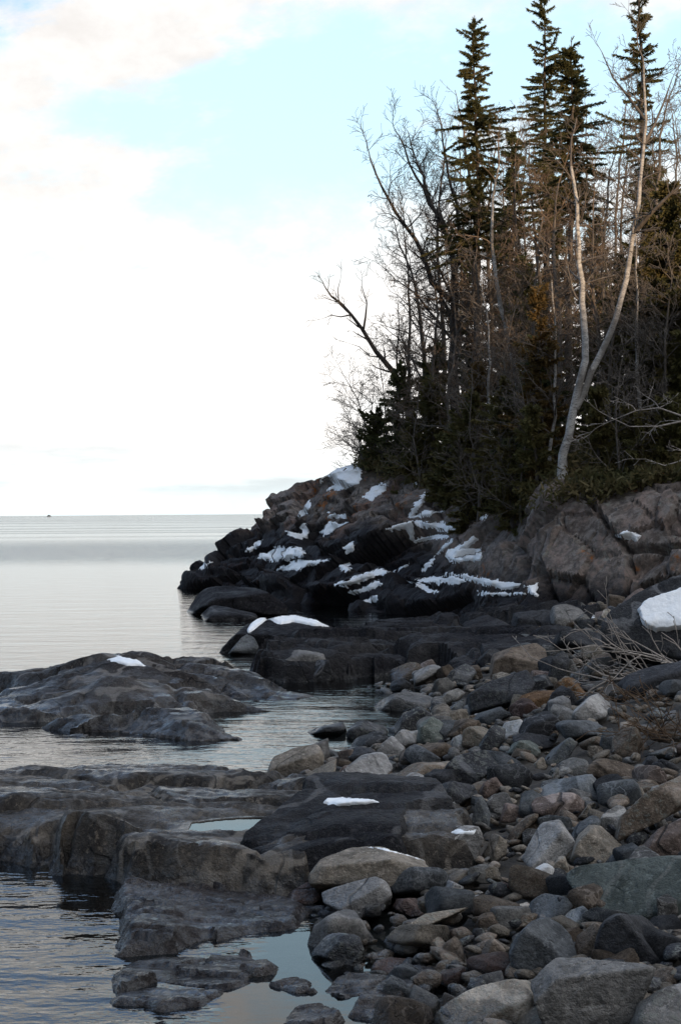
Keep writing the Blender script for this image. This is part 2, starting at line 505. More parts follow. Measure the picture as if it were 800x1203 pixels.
# far islet on the horizon
c = at(58, 605, 3600.0)
ang = np.linspace(0, 2 * math.pi, 24, endpoint=False)
V = []
for k, (rr, zz) in enumerate([(1, -1.0), (.9, .9), (.6, 2.6), (.25, 3.6)]):
    for a in ang: V.append((c[0] + 4.5 * rr * math.cos(a) * (1 + .25 * math.sin(3 * a)), c[1] + 5 * rr * math.sin(a), zz * .8 + .3 * math.sin(2 * a + k)))
V.append((c[0], c[1], 4.0))
F4 = [[k * 24 + i, k * 24 + (i + 1) % 24, (k + 1) * 24 + (i + 1) % 24, (k + 1) * 24 + i] for k in range(3) for i in range(24)]
F3 = [[72 + i, 72 + (i + 1) % 24, 96] for i in range(24)]
islet = tag(obj('islet', mesh('islet', V, [np.array(F4), np.array(F3)], M['dark'])), 'tiny dark islet alone on the horizon of the lake', 'islet')

# ------------------------------------------------------------------ headland
HC = []
def hc(*rows):
    for px, lst in rows:
        for py, Y in lst: HC.append(at(px, py, Y))
hc((225, [(690, 50), (676, 50.5)]), (250, [(690, 49), (662, 50.3)]), (278, [(695, 47.5), (657, 49.6)]),
   (300, [(692, 47), (665, 48), (643, 49.5)]), (325, [(695, 44.8), (660, 46), (625, 49)]),
   (350, [(705, 42.2), (670, 43.5), (640, 45.5), (603, 48)]), (372, [(704, 41), (660, 43), (620, 45), (585, 46.3), (559, 47.6)]),
   (400, [(708, 39.8), (670, 41), (630, 43), (590, 45), (562, 46), (547, 48)]),
   (440, [(708, 38.2), (670, 39.5), (630, 41.3), (590, 43.5), (562, 45.2), (550, 47)]),
   (500, [(708, 36.7), (675, 37.7), (640, 39), (605, 41), (575, 42.3)]),
   (560, [(712, 34.2), (680, 35), (645, 36.4), (612, 38), (597, 39)]),
   (600, [(714, 32.6), (680, 33.3), (640, 34), (604, 35), (594, 36)]),
   (650, [(710, 30.8), (670, 31.2), (620, 31.6), (586, 32), (578, 33)]),
   (700, [(708, 30.3), (650, 30.8), (612, 31.2), (584, 31.8)]),
   (750, [(706, 29.9), (650, 30.3), (600, 30.7), (575, 31.2), (568, 32.5)]),
   (800, [(706, 29.6), (640, 30.0), (585, 30.4), (566, 31.5)]),
   (880, [(706, 29.2), (640, 29.5), (585, 30.0), (562, 31.5)]))
HC += [np.array(p) for p in [(.5, 52, 3.5), (2, 56, 3.7), (5, 45, 3.4), (8, 50, 3.9), (8, 38, 3.3), (12, 34, 3.5), (14, 28.6, 2.6), (16, 40, 4.2),
                             (4, 66, 4.2), (14, 70, 5.2), (24, 60, 6.2), (24, 34, 6), (0.2, 60, 2.8), (-.8, 53, 3.1), (-2.4, 53.5, 2.0), (-1.6, 56.5, 1.0), (-4.2, 52.5, .3), (0, 66, 2.5)]]
hrbf = RBF(HC, .05)
foot = [(-4.95, 50.6)] + [tuple(gz(px, py, z)[:2]) for px, py, z in
        [(217, 692, 0), (245, 693, 0), (275, 697, 0), (300, 700, 0), (330, 707, 0), (365, 714, 0), (400, 718, 0), (440, 721, 0), (480, 723, .05), (520, 726, .1), (560, 727, .15), (600, 725, .3), (640, 722, .45), (720, 717, .55), (830, 713, .6)]]
foot += [(10.5, 29.2), (18, 27.5), (30, 27), (34, 62), (26, 92), (8, 92), (2.5, 74), (-.6, 64), (-1.6, 58), (-3.6, 54.5), (-4.9, 52.6)]
def headland_z0(X, Y):
    Q = np.stack([np.ravel(X), np.ravel(Y)], 1)
    s = sdist(foot, Q)
    s = s + .18 * fbm(np.c_[Q, np.zeros(len(Q))] * 1.1, 31)
    h = np.minimum(hrbf(X, Y), 6.5)
    return np.where(s > 0, h * sstep(s, -.1, .35) , np.maximum(s * 2.5, -1.2))
def headland_surf(xs, ys):
    GX, GY = np.meshgrid(xs, ys)
    nx, ny = len(xs), len(ys)
    Z = headland_z0(GX, GY).reshape(ny, nx)
    k = np.array([1, 4, 6, 4, 1]) / 16.0
    Zs = Z
    for _ in range(2):
        Zp = np.pad(Zs, ((2, 2), (0, 0)), 'edge'); Zs = sum(k[i] * Zp[i:i + ny] for i in range(5))
        Zp = np.pad(Zs, ((0, 0), (2, 2)), 'edge'); Zs = sum(k[i] * Zp[:, i:i + nx] for i in range(5))
    gy, gx = np.gradient(Zs, ys, xs)
    Nn = np.stack([-gx.ravel(), -gy.ravel(), np.ones(nx * ny)], 1)
    Nn /= np.linalg.norm(Nn, axis=1)[:, None]
    P = np.stack([GX.ravel(), GY.ravel(), Zs.ravel()], 1)
    # blocks: bedding dips to the right, joints nearly upright
    rot = np.array(Matrix.Rotation(R(14), 3, 'Y') @ Matrix.Rotation(R(8), 3, 'X'))
    Q = P @ rot.T
    top = sstep(P[:, 2], 3.6, 2.6) * .75 + .25
    under = sstep(P[:, 2], -.3, .2)
    wob = np.stack([fbm(P * .9, 50 + k, 3) for k in range(3)], 1) * .35
    rgt = sstep(P[:, 0], 1.8, 3.2)
    rl = np.array(Matrix.Rotation(R(-13), 3, 'Y') @ Matrix.Rotation(R(6), 3, 'X'))
    QL = P @ rl.T
    d = (1 - rgt) * facets((QL + wob * .5) * np.array([.30, .36, .95]), 11, .34, .46, .25, .06)
    d += (1 - rgt) * facets((QL + wob * .4) * np.array([.85, .85, 2.9]), 17, .10, .14, .08, .08)
    d += rgt * facets((Q + wob * .12) * np.array([.52, .42, .30]), 45, .30, .24, .30, .045)
    d += rgt * facets((Q + wob * .12) * np.array([1.5, 1.3, .9]), 23, .18, .10, .10, .06)
    d += facets(Q * np.array([4, 4, 6.5]), 29, .03, .018, .02, .10)
    d += .035 * fbm(P * 2.5, 41, 4)
    d = d * top * under
    hor = Nn.copy(); hor[:, 2] *= .8
    return P + hor * d[:, None], nx, ny
hx, hy = np.arange(-6.4, 9.0, .045), np.concatenate([np.arange(27, 29, .08), np.arange(29, 36.5, .028), np.arange(36.5, 50, .06), np.arange(50, 56, .12)])
PH, nx, ny = headland_surf(hx, hy)
FH = gridfaces(nx, ny)
headland = tag(obj('headland', mesh('headland', PH, FH, M['headland'])), kind='structure')
for p in headland.data.polygons: pass
try:
    headland.data.set_sharp_from_angle(angle=R(28))
except Exception: pass
# the forest floor behind and beside it, coarser
xs = np.concatenate([np.arange(-4, 8.8, .4), np.arange(8.8, 34, .5)]); ys = np.arange(26, 92, .5)
GX, GY = np.meshgrid(xs, ys)
Z = headland_z0(GX, GY)
inner = (GX.ravel() < 8.6) & (GY.ravel() < 55.4) & (GY.ravel() > 27)
PF = np.stack([GX.ravel(), GY.ravel(), np.where(inner, -1.0, Z + .06 * fbm(np.stack([GX.ravel(), GY.ravel(), GX.ravel() * 0], 1), 2))], 1)
forest_floor = tag(obj('forest_floor', mesh('forest_floor', PF, gridfaces(len(xs), len(ys)), M['soil'])), kind='structure')
BV = BVHTree.FromPolygons([Vector(v) for v in PH], [tuple(int(i) for i in f) for f in FH])
BVF = BVHTree.FromPolygons([Vector(v) for v in PF], [tuple(int(i) for i in f) for f in gridfaces(len(xs), len(ys))])
def floor_z(x, y):
    best = -9
    for b in (BV, BVF):
        h = b.ray_cast(Vector((x, y, 30)), Vector((0, 0, -1)))
        if h[0] is not None: best = max(best, h[0].z)
    return best if best > -5 else 0.0

# ------------------------------------------------------------------ ledges (flat outcrops in the water)
def ledge(name, outline, ctrl, mat, label, cat, res=.03, edge=.10, wob=.07, fac=(1.6, .05, .04, .05), seed=1, outz=None, group=None, fine=.012, slope=3.0, carve=0.0, basin=None):
    """outline: pixels of the water line (z=0 unless a third value says so); ctrl: (px, py, z) of the surface"""
    poly = np.array([gz(p[0], p[1], p[2] if len(p) > 2 else 0.0)[:2] for p in outline])
    C = [(*gz(px, py, z)[:2], z) for px, py, z in ctrl]
    r = RBF(C, .03)
    lo, hi = poly.min(0) - .35, poly.max(0) + .35
    xs, ys = np.arange(lo[0], hi[0], res), np.arange(lo[1], hi[1], res)
    GX, GY = np.meshgrid(xs, ys)
    Q = np.stack([GX.ravel(), GY.ravel()], 1)
    Q3 = np.c_[Q, np.zeros(len(Q))]
    s = sdist(poly, Q) + wob * fbm(Q3 * 2.2, seed, 4) + wob * .5 * facets(Q3 * 2.5 + .3, seed + 3, .5, .8, 0, .1)
    h = np.clip(r(GX, GY), .015, max(c[2] for c in ctrl) + .06)
    prof = sstep(s, -edge * .3, edge)
    z = np.where(s > -edge * .3, h * prof, 0) + np.minimum(s + edge * .3, 0) * slope
    z = np.maximum(z, -.7)
    P = np.stack([Q[:, 0], Q[:, 1], z], 1)
    f, tl, st, cr = fac; tl, st, cr = tl * .9, st * 1.0, cr * .8
    rot = np.array(Matrix.Rotation(R(12), 3, 'Z'))
    W = np.stack([fbm(P * 1.2, seed + 60 + k, 3) for k in range(3)], 1) * .16
    d = facets((P + W) @ rot.T * np.array([f * .42, f * 1.25, f * .8]), seed + 5, tl, st, cr, .07)
    d += facets((P + W * .4) @ rot.T * np.array([f * 1.1, f * 3.4, f * 2]), seed + 7, tl * .35, st * .3, cr * .3, .1)
    d += fine * 1.6 * fbm(P * 4, seed + 9, 5) + fine * .9 * fbm(P * 18, seed + 10, 3)
    if carve:
        cv = fbm(Q3 * np.array([.9, 1.5, 1]) + seed, seed + 21, 3)
        P[:, 2] -= carve * sstep(cv, .02, .35) * (P[:, 2] < .3)
    amp = .35 + .65 * sstep(z, 0, .12)
    P[:, 2] += d * amp * (z > -.3)
    P[:, 1] += d * .4 * amp
    if basin:
        bp, zb = basin
        s2 = sdist(np.array([gz(px, py, zb)[:2] for px, py in bp]), Q) + .06 * fbm(Q3 * 3.0, 91, 4)
        P[:, 2] = np.where(s2 > 0, np.minimum(P[:, 2], zb - .05 * sstep(s2, 0, .14)),
                           np.maximum(P[:, 2], np.where(s2 > -.5, zb + .006 - .30 * np.maximum(-s2 - .06, 0), -9)))
    F = gridfaces(len(xs), len(ys))
    keep = (P[F][:, :, 2].max(1) > -.45)
    F = F[keep]
    used = np.unique(F); rem = np.full(len(P), -1); rem[used] = np.arange(len(used))
    c = np.array([poly[:, 0].mean(), poly[:, 1].mean(), 0])
    me = mesh(name, P[used] - c, rem[F], M[mat])
    me.set_sharp_from_angle(angle=R(30))
    o = obj(name, me, None, c)
    tag(o, label, cat, group)
    return o, BVHTree.FromPolygons([Vector(v) for v in P[used]], [tuple(int(i) for i in f) for f in rem[F]])

BVS = {}
shelf, BVS['shelf'] = ledge('rock_shelf',
  [(-90, 1010), (-40, 1012), (0, 1010), (40, 1018), (58, 1006), (75, 1024), (108, 1030), (120, 1028), (150, 1040), (205, 1046), (270, 1048), (300, 1050), (345, 1051), (362, 1036, .08), (380, 1016, .15), (420, 1006, .2), (490, 1006, .22), (575, 995, .25),
   (570, 970, .25), (520, 942, .2), (440, 932, .12), (345, 935), (310, 940), (280, 930), (200, 926), (100, 922), (20, 922), (-60, 926), (-110, 940)],
  [(-60, 985, .13), (0, 978, .15), (40, 985, .15), (60, 968, .30), (90, 975, .29), (110, 985, .27), (140, 982, .30), (200, 988, .29), (250, 996, .27), (285, 1004, .25), (320, 1020, .17), (360, 1026, .17),
   (60, 950, .33), (0, 945, .28), (120, 945, .30), (200, 945, .27), (280, 944, .25), (20, 932, .24), (100, 932, .22), (200, 934, .19), (290, 938, .16),
   (130, 964, .23), (200, 966, .22), (180, 975, .24), (250, 975, .20), (250, 969, .185), (285, 966, .175), (320, 964, .17), (230, 984, .235), (300, 990, .21),
   (360, 960, .27), (400, 948, .34), (450, 950, .36), (500, 958, .34), (545, 972, .33), (340, 980, .27), (300, 978, .22), (420, 985, .29), (480, 990, .28), (400, 1000, .25), (350, 1003, .22), (520, 1000, .28), (450, 1015, .22)],
  'shelf', 'broad dark wet rock shelf with a blocky front edge between open lake and beach', 'rock shelf', res=.026, edge=.11, wob=.10, fac=(1.3, .05, .035, .05), seed=4, basin=([(222, 975), (232, 967), (255, 964), (290, 961), (328, 961), (338, 965), (318, 970), (300, 972), (285, 976), (255, 974), (240, 978)], .200))
hump, BVS['hump'] = ledge('rock_hump',
  [(262, 992, .2), (300, 1004, .2), (360, 1008, .2), (430, 1012, .2), (480, 1006, .22), (486, 996, .24), (492, 984, .26), (508, 970, .28), (552, 966, .29), (530, 950, .27), (470, 942, .27), (410, 938, .27), (360, 944, .26), (330, 960, .24), (300, 974, .22), (270, 984, .21)],
  [(290, 990, .23), (340, 976, .29), (365, 962, .33), (395, 952, .375), (430, 948, .39), (470, 952, .385), (510, 962, .365), (545, 974, .34), (400, 980, .33), (460, 985, .33), (500, 990, .30), (350, 995, .25), (430, 1003, .26)],
  'black', 'smooth black hump on the right half of the rock shelf with a snow strip', 'rock hump', res=.024, edge=.10, wob=.06, fac=(1.1, .04, .025, .03), seed=88, fine=.008)
def sheet(name, pts, z):
    V = [gz(px, py, z) for px, py in pts]
    c = np.mean(V, axis=0)
    n = len(V)
    return tag(obj(name, mesh(name, np.vstack([V, [c]]), np.array([[(i + 1) % n, i, n] for i in range(n)]), M['puddle'])), kind='structure')
sheet('rock_pool', [(212, 977), (220, 967), (250, 961.5), (290, 959), (334, 959), (346, 964), (330, 971), (305, 974), (290, 978), (255, 977), (235, 980)], .200)
led1, BVS['led1'] = ledge('rock_ledge',
  [(138, 1062), (142, 1090), (148, 1122), (200, 1118), (232, 1106), (262, 1099), (300, 1092), (345, 1090), (365, 1072), (345, 1052), (240, 1046), (150, 1046)],
  [(150, 1060, .085), (150, 1100, .085), (175, 1098, .095), (215, 1098, .06), (200, 1070, .07), (240, 1084, .025), (280, 1076, .035), (320, 1070, .05), (340, 1062, .04), (250, 1055, .045), (190, 1052, .07), (230, 1068, .04)],
  'wetledge', 'low wet ledge with a squared pale left end just in front of the shelf', 'rock ledge', res=.015, edge=.06, wob=.10, fac=(2.4, .07, .03, .03), seed=12, fine=.012)
led2, BVS['led2'] = ledge('rock_ledge',
  [(132, 1150), (140, 1180), (185, 1186), (228, 1180), (255, 1168), (285, 1152), (295, 1138), (250, 1126), (190, 1124), (145, 1136)],
  [(150, 1165, .03), (190, 1174, .045), (230, 1166, .03), (200, 1145, .012), (250, 1145, .012), (160, 1145, .015), (270, 1140, .015)],
  'wetledge', 'nearly drowned wet ledge with water rippling over it at the front left', 'rock ledge', res=.014, edge=.04, wob=.12, fac=(2.6, .07, .035, .02), seed=19, fine=.010, carve=.05)
for ol, ct, lb, sd in [
    ([(236, 1140), (262, 1146), (292, 1140), (305, 1130), (285, 1124), (250, 1128)], [(262, 1134, .025), (285, 1131, .02)], 'thin dark wet sliver of ledge behind the drowned ledge', 31),
    ([(268, 1146), (300, 1150), (330, 1146), (338, 1138), (318, 1130), (280, 1134)], [(300, 1138, .032), (320, 1138, .03)], 'rounded dark wet rock at the tip of the calm pool, left side', 33),
    ([(318, 1158), (345, 1168), (370, 1166), (372, 1154), (350, 1146), (328, 1150)], [(345, 1156, .018), (362, 1156, .02)], 'low flat rock in the calm pool beside a small dark knob', 35),
    ([(378, 1168), (400, 1172), (440, 1166), (455, 1156), (430, 1150), (398, 1155)], [(410, 1160, .02), (440, 1156, .02)], 'flat wet plate lying in the right half of the calm pool', 37),
    ([(330, 1206), (370, 1212), (395, 1200), (380, 1188), (345, 1190)], [(365, 1198, .03), (350, 1198, .025)], 'small wet rock awash at the bottom edge of the calm pool', 39),
    ([(412, 1194), (440, 1200), (478, 1196), (482, 1182), (450, 1172), (422, 1180)], [(445, 1182, .03), (465, 1184, .03)], 'grey flat wet rock in the pool in front of the rounded foreground boulder', 41),
    ([(442, 1176), (470, 1180), (505, 1166), (515, 1152), (490, 1146), (452, 1160)], [(475, 1162, .055), (495, 1155, .06)], 'dark tilted wet plate at the pool margin under the long grey slab', 43)]:
    ledge('wet_rock', ol, ct, 'wetledge', lb, 'rock', res=.012, edge=.022, wob=.05, fac=(4, .05, .018, .012), seed=sd, group='low wet rocks in the calm pool', fine=.006)

island, BVS['island'] = ledge('rock_island',
  [(-70, 862), (-20, 860), (40, 858), (55, 862), (105, 862), (140, 858), (165, 862), (180, 868), (220, 870), (256, 868), (245, 856), (215, 846), (250, 844), (290, 838), (315, 832), (290, 826), (335, 822), (368, 820), (350, 812), (300, 806), (230, 800), (150, 798), (90, 800), (40, 808), (0, 806), (-70, 808)],
  [(84, 778, .40), (100, 773, .47), (115, 768, .52), (130, 766, .54), (150, 768, .53), (172, 774, .48), (200, 782, .40), (235, 789, .30), (270, 797, .21), (305, 806, .13), (340, 813, .06),
   (75, 792, .34), (40, 802, .17), (55, 798, .22), (15, 806, .12), (-50, 806, .10), (-50, 835, .10), (20, 828, .09), (60, 820, .12), (110, 812, .20), (150, 815, .17), (110, 832, .13), (60, 840, .12), (20, 845, .10), (130, 845, .11), (95, 848, .10),
   (180, 818, .20), (210, 826, .20), (240, 832, .14), (280, 830, .09), (165, 842, .13), (200, 852, .10), (190, 858, .10), (230, 862, .06), (150, 795, .40), (120, 795, .40), (200, 800, .28), (250, 812, .16), (300, 818, .08)],
  'island', 'long low dark rock island with a snow-dabbed hump, out in the lake on the left', 'rock island', res=.04, edge=.30, wob=.35, fac=(.9, .10, .07, .08), seed=52, fine=.014, carve=.20)
mid, BVS['mid'] = ledge('rock_shelf',
  [(306, 800), (340, 803), (385, 800), (430, 797), (480, 795), (540, 792, .1), (600, 790, .2), (700, 780, .35), (720, 755, .5), (660, 745, .4), (560, 748, .3), (520, 750), (440, 752), (400, 765), (330, 762), (310, 770)],
  [(312, 768, .31), (330, 768, .31), (345, 772, .28), (385, 774, .26), (430, 772, .25), (480, 769, .25), (540, 764, .32), (600, 760, .38), (690, 752, .5), (450, 785, .20), (500, 782, .20), (380, 780, .27), (600, 778, .30), (420, 758, .27), (470, 755, .27), (540, 752, .35)],
  'black', 'dark flat-topped shelf reaching into the water below the headland', 'rock shelf', res=.035, edge=.12, wob=.25, fac=(1.2, .16, .10, .10), seed=66, carve=.32)
back, BVS['back'] = ledge('rock_ledge',
  [(482, 741), (505, 744), (560, 742, .15), (640, 740, .3), (700, 735, .45), (705, 722, .5), (640, 718, .4), (560, 722, .2), (510, 727, .05), (488, 731)],
  [(495, 731, .2), (510, 729, .35), (540, 727, .42), (590, 722, .5), (640, 716, .62), (690, 716, .65), (520, 738, .2), (600, 732, .45)],
  'black', 'low black ledge at the foot of the headland cliff beyond the small inlet', 'rock ledge', res=.05, edge=.12, wob=.2, fac=(.9, .30, .22, .12), seed=71, carve=.15)
# ------------------------------------------------------------------ stones
def ico(level):
    import bmesh
    bm = bmesh.new(); bmesh.ops.create_icosphere(bm, subdivisions=level, radius=1)
    V = np.array([v.co[:] for v in bm.verts]); F = np.array([[v.index for v in f.verts] for f in bm.faces])
    bm.free(); V /= np.linalg.norm(V, axis=1)[:, None]
    return V, F
ICO = {k: ico(k) for k in (1, 2, 3, 4, 5, 6)}
def planes_rock(V, nrm, d, p):
    c = np.maximum(V @ np.asarray(nrm).T, 0) / np.asarray(d)[None]
    return (c ** p).sum(1) ** (-1.0 / p)
def roughen(V, r, size, seed, amt=.035, chip=.05):
    Pn = V * r[:, None]
    k = 1.0 / size
    r = r * (1 + amt * fbm(Pn * 2.2 * k + seed * 7.1, seed, 4))
    r = r + size * chip * facets(Pn * 2.6 * k + seed * 3.3, seed + 5, .35, .22, .10, .10) * .5
    r = r + size * .010 * fbm(Pn * 14 * k, seed + 2, 3)
    return r
CENT = {}
def hull_rock(poly, thick, seed, ridge=.45, p=16, ybase=None, ext=.18, zbase=None, level=4, push=0.0):
    """a stone as an intersection of half spaces: outline seen from the shore, top and front facets, back"""
    rng = random.Random(seed)
    poly = np.array(poly, float)
    c = (poly.max(0) + poly.min(0)) / 2
    hpx = np.ptp(poly[:, 1]); wpx = np.ptp(poly[:, 0])
    yb = ybase if ybase is not None else poly[:, 1].max()
    if zbase is None: g = ground_hit(c[0], min(yb, 1290))
    else: g = gz(c[0], yb, zbase)
    w = wpx / FPX * g[1]
    T = thick * w
    Yc = g[1] + T * .45 + push
    C = at(c[0], c[1], Yc)
    q = poly.copy()
    low = q[:, 1] > c[1]
    q[low, 1] = c[1] + (q[low, 1] - c[1]) * (1 + ext)
    # grow a touch: smooth half-space blending rounds the corners inwards
    q = c + (q - c) * (1.035 if p > 12 else 1.06)
    ang = np.arctan2(q[:, 1] - c[1], q[:, 0] - c[0]); q = q[np.argsort(ang)]
    nrm, dist = [], []
    for a, b in zip(q, np.roll(q, -1, 0)):
        if np.hypot(*(b - a)) < 1.0: continue
        n = np.cross(ray(*a), ray(*b)); n /= np.linalg.norm(n)
        s = n @ (C - CAM)
        if s > 0: n, s = -n, -s
        # lean the side planes a little so that the stone is not a prism along the line of sight
        n2 = n + np.array([0, rng.uniform(-.30, .35), 0]); 
        n2[1] = n[1] + rng.uniform(-.25, .30)
        n2 /= np.linalg.norm(n2)
        mid = CAM + ray(*((a + b) / 2)) * (Yc + (T * .12 * (1 if n2[1] < n[1] else -1)))
        dd = n2 @ (mid - C)
        if dd < .05 * w: n2, dd = n, -s
        nrm.append(n2); dist.append(max(dd, .04 * w))
    h = hpx / FPX * Yc
    ztop, zbot = h / 2, -h / 2
    zr = ztop - ridge * h
    fy = -T * .48
    vec = np.array([0, T * .75, max(ztop - zr, .02 * h)])
    nt = np.array([rng.uniform(-.25, .25), -vec[2], vec[1]]); nt /= np.linalg.norm(nt)
    nrm.append(nt); dist.append(max(nt @ np.array([0, fy, zr]), .08 * w * .5))
    nf = np.array([rng.uniform(-.35, .35), -1, rng.uniform(-.15, .30)]); nf /= np.linalg.norm(nf)
    nrm.append(nf); dist.append(max(nf @ np.array([0, fy, zr]), T * .25))
    nb = np.array([rng.uniform(-.3, .3), 1, rng.uniform(-.1, .3)]); nb /= np.linalg.norm(nb)
    nrm.append(nb); dist.append(T * .5)
    for _ in range(7):
        n = np.array([rng.uniform(-1, 1), rng.uniform(-1, .2), rng.uniform(-.2, 1)]); n /= np.linalg.norm(n)
        ex = abs(n[0]) * w / 2 + abs(n[1]) * T / 2 + abs(n[2]) * h / 2
        nrm.append(n); dist.append(ex * rng.uniform(.70, .95))
    V, F = ICO[level]
    # sample directions stretched to the box so that flat stones keep an even mesh
    Vd = V * np.array([w / 2, T / 2, max(h / 2, .25 * w)]); Vd /= np.linalg.norm(Vd, axis=1)[:, None]
    r = planes_rock(Vd, nrm, dist, p * 2.6)
    r = roughen(Vd, r, max(w, h) * .5, seed, .04, .09)
    return Vd * r[:, None], F, C, w

STONES = []    # (object, px, py, wpx)
def stone(mat, poly, label=None, thick=.75, ridge=.45, p=16, level=4, name='stone', group='stones of the beach', bvh=None, cat='stone', **kw):
    seed = int(poly[0][0] * 7 + poly[0][1] * 13) % 9973
    V, F, C, w = hull_rock(poly, thick, seed, ridge, p, level=level, **kw)
    o = obj(name, mesh(name, V, F, M[mat]), None, C)
    tag(o, label, cat, group)
    if bvh: BVS[bvh] = BVHTree.FromPolygons([Vector(v + C) for v in V], [tuple(int(i) for i in f) for f in F])
    q = np.array(poly, float); c = (q.max(0) + q.min(0)) / 2
    STONES.append([o, c[0], c[1], np.ptp(q[:, 0]), np.ptp(q[:, 1]), mat, p, label])
    return o

# -- landmarks with their own words
stone('dark', [(715, 762), (714, 728), (722, 712), (745, 700), (775, 680), (800, 664), (850, 640), (880, 700), (870, 780), (760, 772)], 'huge dark boulder at the right edge carrying a big sheet of snow', .8, .62, 20, 6, 'boulder', None, 'snowboulder', 'boulder')
stone('black', [(262, 768), (272, 752), (290, 735), (312, 721), (345, 719), (385, 732), (410, 747), (414, 772), (300, 776)], 'snow-capped black boulder in the water below the headland', .9, .4, 20, 6, 'boulder', None, 'capboulder', 'boulder', zbase=0, ybase=768)
stone('black', [(221, 722), (236, 702), (255, 690), (275, 685), (300, 690), (330, 712), (330, 724), (260, 726)], 'low black boulder off the tip of the headland with a tapering left end', 1.1, .35, 18, 5, 'boulder', None, None, 'boulder', zbase=0, ybase=724)
stone('black', [(236, 726), (250, 714), (275, 713), (300, 720), (305, 730), (260, 730)], 'flat wave-washed rock just in front of the black boulder with the tapering end', 1.0, .4, 14, zbase=0, ybase=729, cat='rock', group=None)
stone('blue', [(266, 768), (285, 748), (296, 740), (308, 770)], 'pale wet wedge of rock leaning on the left of the snow-capped boulder', .8, .7, 18, zbase=0, ybase=769, cat='rock', group=None)
stone('grey', [(308, 798), (307, 770), (312, 760), (345, 762), (385, 766), (384, 790), (378, 800)], 'square-cut grey block standing in the water at the end of the dark shelf', .8, .25, 22, zbase=0, ybase=799, cat='rock', group=None)
stone('dark', [(360, 800), (366, 784), (374, 774), (386, 776), (392, 798), (376, 803)], 'dark upright knob of rock beside the square-cut block', .8, .4, 16, zbase=0, ybase=801, cat='rock', group=None)
stone('grey', [(326, 792), (333, 786), (348, 786), (352, 792), (340, 796)], 'small pale rock awash in front of the square-cut block', 1, .5, 12, zbase=0, ybase=796, cat='rock', group=None)
stone('tan', [(312, 912), (322, 889), (340, 878), (372, 874), (381, 889), (379, 902), (345, 914)], 'tall tan-grey boulder standing at the lake edge', .8, .42, 18, 5, zbase=0.03, ybase=914)
stone('dark', [(347, 864), (352, 859), (372, 855), (385, 849), (402, 848), (406, 858), (395, 864)], 'black rock like a low fin alone in the shallow water', .8, .4, 14, zbase=0, ybase=864, cat='rock', group='black rocks in the shallows')
stone('dark', [(408, 864), (415, 850), (430, 845), (448, 848), (455, 859), (450, 867), (412, 869)], 'black rounded rock in the shallow water right of the fin', .9, .4, 14, zbase=0, ybase=867, cat='rock', group='black rocks in the shallows')
stone('dark', [(250, 936), (260, 918), (290, 911), (325, 916), (342, 926), (334, 942), (260, 946)], 'broad dark grey boulder behind the right part of the shelf', .8, .5, 12, 5, zbase=.0, ybase=940)
stone('dark', [(196, 936), (208, 925), (225, 923), (247, 934), (248, 944), (200, 944)], 'small black stone at the back edge of the shelf', .8, .4, 18, zbase=.05, ybase=944)
stone('grey', [(138, 934), (155, 923), (168, 908), (180, 902), (192, 910), (201, 932), (190, 938)], 'dark peaked rock behind the shelf with a wedge-shaped left side', .8, .5, 22, zbase=0, ybase=934, cat='rock', group=None)
stone('dark', [(66, 917), (95, 903), (130, 898), (155, 899), (154, 914), (145, 922)], 'black wedge of rock in the water behind the shelf, thin at its left end', .8, .35, 20, zbase=0, ybase=919, cat='rock', group=None)
stone('island', [(-60, 934), (-30, 915), (10, 908), (45, 912), (60, 930), (20, 940)], 'dark low rock at the left edge behind the shelf', .8, .5, 12, zbase=0, ybase=934, cat='rock', group=None)
stone('grey', [(10, 932), (30, 918), (60, 914), (100, 918), (130, 930), (60, 938)], 'smooth low grey rock behind the shelf between the wedge and the left edge', 1.2, .6, 10, zbase=0, ybase=932, cat='rock', group=None)
# -- big beach boulders
stone('tan', [(366, 1028), (378, 1010), (405, 994), (422, 993), (452, 996), (500, 1010), (518, 1016), (515, 1032), (500, 1047), (460, 1054), (400, 1048), (375, 1046)], 'big tan boulder with snow along its upper right edge', .75, .12, 20, 6, 'boulder', None, 'edgeboulder', 'boulder', zbase=.06, ybase=1054)
stone('pale', [(375, 1052), (385, 1042), (420, 1032), (440, 1029), (455, 1038), (461, 1052), (455, 1062), (440, 1071), (425, 1078), (400, 1073), (383, 1063)], 'pale rounded boulder leaning on the big tan boulder above the pool', .7, .45, 14, 5)
stone('tan', [(420, 1102), (425, 1088), (440, 1083), (470, 1078), (505, 1071), (530, 1055), (546, 1058), (560, 1073), (560, 1087), (540, 1093), (500, 1097), (460, 1109), (445, 1116), (425, 1117)], 'long grey-tan slab bridging smaller stones at the pool', .55, .5, 20, 5, ext=.02)
stone('tan', [(514, 1196), (520, 1182), (545, 1166), (575, 1152), (595, 1148), (615, 1155), (632, 1172), (632, 1192), (600, 1207), (540, 1214), (518, 1210)], 'rounded tan boulder at the bottom edge beside the pool', .75, .5, 12, 5)
stone('grey', [(624, 1155), (635, 1138), (658, 1122), (700, 1127), (745, 1132), (763, 1141), (750, 1172), (728, 1218), (650, 1218), (632, 1180)], 'big flat-faced grey block nearest the camera at the bottom', .7, .10, 22, 6, 'boulder', None, None, 'boulder')
stone('blue', [(675, 1128), (690, 1116), (712, 1109), (740, 1103), (775, 1090), (792, 1100), (786, 1127), (760, 1142), (720, 1140)], 'blue-grey slab tilted up behind the big flat-faced block', .7, .75, 18, 5)
stone('dark', [(698, 1116), (705, 1085), (725, 1074), (762, 1077), (792, 1094), (802, 1112), (785, 1128), (740, 1132)], 'dark humped boulder behind the tilted blue-grey slab', .7, .45, 14, 5)
